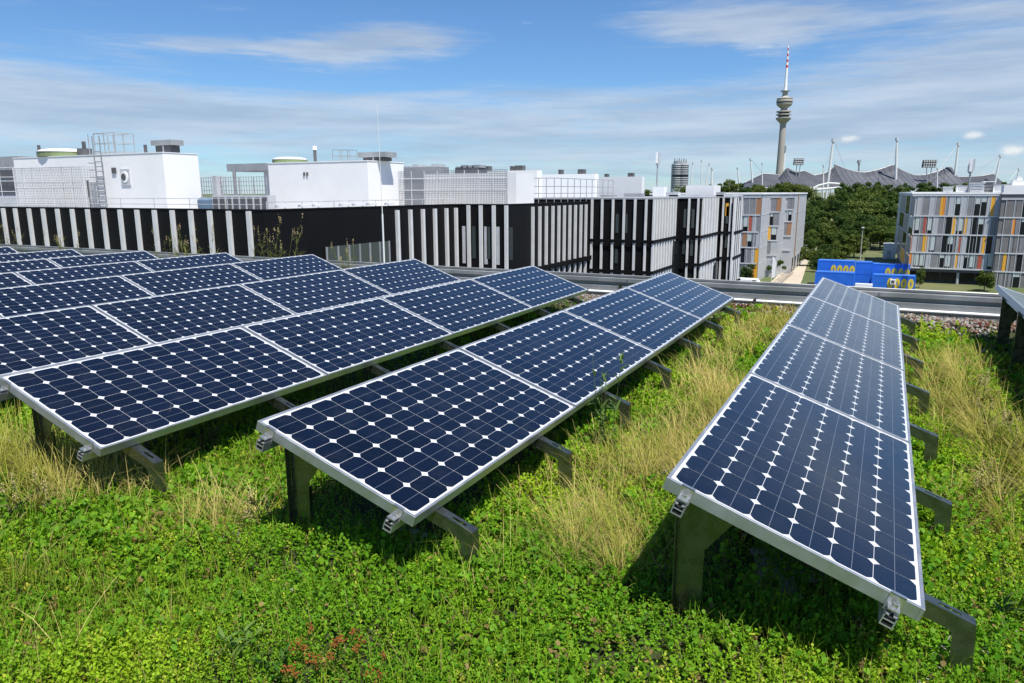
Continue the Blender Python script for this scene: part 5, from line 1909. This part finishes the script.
def crown_mesh(name, rx, rz, zc, nlobe, nleaf, lsz, dark, light, seed):
    r = np.random.default_rng(seed)
    th = r.uniform(0, 2 * pi, nlobe); ph = np.arcsin(r.uniform(-.75, 1, nlobe)); rad = r.uniform(.3, .98, nlobe)
    cx = rx * rad * np.cos(th) * np.cos(ph); cy = rx * rad * np.sin(th) * np.cos(ph); cz = zc + rz * rad * np.sin(ph)
    lr = rx * r.uniform(.16, .46, nlobe)
    lob = r.integers(0, nlobe, nleaf)
    d = r.normal(size=(nleaf, 3)); d /= np.linalg.norm(d, axis=1)[:, None]
    rr_ = (r.uniform(.55, 1.08, nleaf))
    p = np.stack([cx[lob], cy[lob], cz[lob]], -1) + d * (lr[lob] * rr_)[:, None] * np.array([1, 1, .8])
    nrm = d + r.normal(0, .55, (nleaf, 3)); nrm /= np.linalg.norm(nrm, axis=1)[:, None]
    a = np.cross(nrm, r.normal(size=(nleaf, 3))); a /= np.linalg.norm(a, axis=1)[:, None]
    b_ = np.cross(nrm, a)
    s = lsz * r.uniform(.6, 1.4, nleaf)
    V = np.stack([p - a * s[:, None], p + b_ * (s * .62)[:, None] + nrm * (s * .15)[:, None], p + a * s[:, None], p - b_ * (s * .62)[:, None]], 1).reshape(-1, 3)
    t = np.clip(r.random(nleaf) * .75 + .25 * r.random(nlobe)[lob], 0, 1)[:, None]
    c = np.array(dark) * (1 - t) + np.array(light) * t
    return np_mesh(name, V, np.arange(nleaf * 4), np.full(nleaf, 4), [M_treeleaf], np.repeat(c, 4, 0)), list(zip(cx, cy, cz))


PAL = [((.032, .064, .014), (.092, .145, .030)), ((.050, .085, .016), (.130, .175, .036)), ((.026, .056, .014), (.068, .115, .026)), ((.062, .098, .020), (.16, .195, .045))]
KIND = ['dark', 'mid-green', 'deep dark', 'light green']
TREES = []
for i in range(8):
    kd = i % 4
    rx, rz, zc = [(3.9, 4.2, 5.0), (4.2, 3.9, 4.6), (3.6, 4.5, 5.2), (3.9, 3.6, 4.4)][kd]
    cm, cen = crown_mesh('crown', rx, rz, zc, 22 + 5 * (i % 3), 4600, .26, *PAL[kd], 200 + i)
    m = MB()
    m.path([(0, 0, -.3), (.1, .05, 1.5), (.0, .1, 3.4), (.1, 0, zc)], [.26, .2, .15, .07], 7)
    for (x, y, z) in cen[:9]:
        z0 = 2.2 + .35 * (z - 2.2) * .6
        m.path([(.05, .05, z0), (x * .5, y * .5, (z0 + z) / 2 + .2), (x * .9, y * .9, z)], [.09, .06, .02], 5)
    TREES.append((cm, m.mesh('trunk', M_bark), kd, zc + rz))


def tree(label, x, y, h, kind=None, spread=1.0, group='trees beyond the roofs', rz=None):
    i = rng.integers(0, 8) if kind is None else (kind + 4 * rng.integers(0, 2))
    cm, tm, kd, H_ = TREES[i]
    s = h / H_
    t = thing('tree', label, 'tree', (x, y, float(terr(x, y)) - .1), rng.uniform(0, 6.28) if rz is None else rz, group)
    t.scale = (s * spread * rng.uniform(.85, 1.15), s * spread * rng.uniform(.85, 1.15), s)
    link('crown', cm, t); link('trunk', tm, t)
    return t


# the wood in the gap between the two residences: (u of the top, v of the top, depth, kind, place in words)
W_ = [(811, 214, 210, 2, 'first tree right of the stepped residence, low and dark'), (822, 206, 240, 0, 'tree behind the left edge of the wood, under the bridge'),
      (836, 200, 260, 2, 'dark tree left of the middle of the wood'), (850, 196, 280, 0, 'tree in the middle of the wood, below the sagging roof'),
      (862, 190, 300, 1, 'mid-green tree right of the middle of the wood'), (876, 196, 280, 2, 'dark tree near the right side of the wood'), (889, 204, 250, 0, 'tree at the right side of the wood beside the residence'),
      (834, 226, 195, 1, 'rounded tree low on the left of the wood'), (852, 222, 205, 2, 'dark tree in the lower middle of the wood'), (872, 222, 210, 0, 'tree above the lawn lamp post'), (888, 226, 205, 2, 'dark tree above the white shed'),
      (815, 236, 180, 0, 'low tree beside the far end of the path'), (829, 244, 165, 2, 'dark tree behind the containers on the left'), (842, 240, 168, 1, 'rounded tree behind the left containers'), (818, 256, 146, 2, 'bushy tree between path and containers'),
      (830, 256, 150, 0, 'low bushy tree just over the back containers'), (806, 228, 230, 0, 'slim dark tree at the end of the stepped residence'),
      (866, 183, 420, 0, 'tall tree on the skyline left of the right-hand mast'), (880, 181, 420, 2, 'tall dark skyline tree at the right mast'), (893, 184, 410, 2, 'highest dark skyline tree under the right mast'), (905, 184, 420, 0, 'skyline tree at the left corner of the residence roof'),
      (918, 183, 430, 2, 'dark skyline tree over the residence roof corner'), (930, 183, 440, 0, 'skyline tree below the big floodlight'), (942, 183, 430, 2, 'skyline tree right of the big floodlight'), (854, 183, 400, 2, 'dark skyline tree in the sag of the largest tent roof'),
      (956, 181, 420, 1, 'green skyline tree behind the second roof box'), (842, 184, 390, 0, 'skyline tree left of the tall tree row'), (866, 205, 250, 3, 'light green tree inside the wood'), (845, 210, 230, 1, 'mid-green tree inside the wood on the left'), (898, 188, 330, 0, 'tree right behind the corner of the residence'),
      (880, 188, 330, 1, 'mid-green tree under the skyline trees'), (860, 190, 340, 2, 'dark tree under the skyline trees'), (846, 190, 330, 0, 'tree below the bridge on its right'),
      (886, 214, 240, 1, 'mid-green tree beside the left face of the residence'), (823, 222, 215, 3, 'light green tree left in the wood'),
           (808, 205, 270, 0, 'tree behind the far end of the stepped residence wall'), (816, 196, 300, 2, 'dark tree right under the left end of the bridge'), (826, 194, 310, 1, 'mid-green tree under the middle of the bridge'),
           (838, 216, 225, 2, 'dark tree in the left heart of the wood'), (858, 210, 235, 0, 'tree in the heart of the wood behind the lamp post'), (868, 214, 225, 2, 'dark tree just behind the top of the lamp post'), (882, 224, 200, 1, 'mid-green tree behind the white shed on its left'),
           (893, 222, 215, 0, 'tree squeezed between white shed and residence'), (820, 228, 195, 1, 'rounded tree beside the end of the path'), (844, 230, 185, 0, 'tree on the lower edge of the wood left of the lamp post'), (856, 236, 178, 3, 'light green shrub left of the lamp post'),
           (812, 246, 158, 1, 'rounded bush on the right side of the path'), (824, 250, 152, 2, 'dark bush on the right side of the path behind the containers'), (838, 250, 156, 3, 'light green bush above the left back container'), (895, 236, 190, 2, 'dark bush at the foot of the residence left face'),
           (852, 200, 265, 3, 'light green crown in the upper part of the wood'), (872, 199, 270, 1, 'mid-green crown in the upper right part of the wood'), (814, 216, 225, 1, 'mid-green tree at the left margin of the wood'), (890, 196, 300, 0, 'tree at the upper right of the wood'),
           (1006, 183, 420, 0, 'skyline tree behind the taupe wing'), (1020, 182, 420, 2, 'dark skyline tree at the right edge')]
for (u, v, D, kd, lb) in W_:
    p_ = at_d(u, v, D)
    h = p_.z - float(terr(p_.x, p_.y)) + .2
    tree(lb, p_.x, p_.y, h * 1.03, kd, 1.0 if h > 9 else 1.15, 'trees of the wood beyond the containers')
# tree line over the black roofs
L_ = [(534 + 110, 188, 420, 'small tree top at the left foot of the telecom mast'), (684, 185, 520, 'tree tops in front of the cylinder tower'), (694, 186, 520, 'tree top just right of the cylinder tower'),
      (722, 184, 480, 'green tree top right of the white roof box'), (731, 181, 480, 'tallest light tree top left of the small tent roof'), (741, 183, 480, 'tree top below the short white mast'), (752, 184, 470, 'tree top below the slim white mast'),
      (764, 184, 450, 'tree top at the foot of the smallest tent roof'), (776, 184, 430, 'tree top below the television tower'), (788, 181, 430, 'light tree top right below the television tower'), (797, 183, 430, 'tree top over the far end of the stepped residence'),
      (807, 186, 420, 'tree top left of the bridge'), (708, 186, 500, 'tree top behind the white roof box'), (770, 187, 400, 'lower tree top over the stepped residence roof'), (744, 188, 420, 'low tree top over the black block end')]
for (u, v, D, lb) in L_:
    p_ = at_d(u, v, D)
    h = p_.z - float(terr(p_.x, p_.y))
    tree(lb, p_.x, p_.y, h * 1.03, rng.integers(0, 4) if 'light' not in lb else 3, 1.0, 'tree tops on the skyline over the roofs')
# small trees by the buildings
for (u, v, D, kd, sp, lb) in ((921, 267, 121, 1, .55, 'young street tree left of the residence ground floor glazing'), (987, 267, 117, 1, .8, 'young street tree in front of the taupe wing'),
                              (748, 262, 128, 2, .9, 'small dark tree at the near corner of the stepped residence'), (771, 253, 139, 0, .8, 'shrub beside the second step of the residence'), (779, 256, 142, 0, .9, 'shrub in the notch of the stepped residence')):
    p_ = at_d(u, v, D)
    h = p_.z - float(terr(p_.x, p_.y))
    tree(lb, p_.x, p_.y, max(1.5, h), kd, sp * (1 if h > 3 else 1.3), 'young trees by the residences')
print('objects', len(bpy.data.objects))
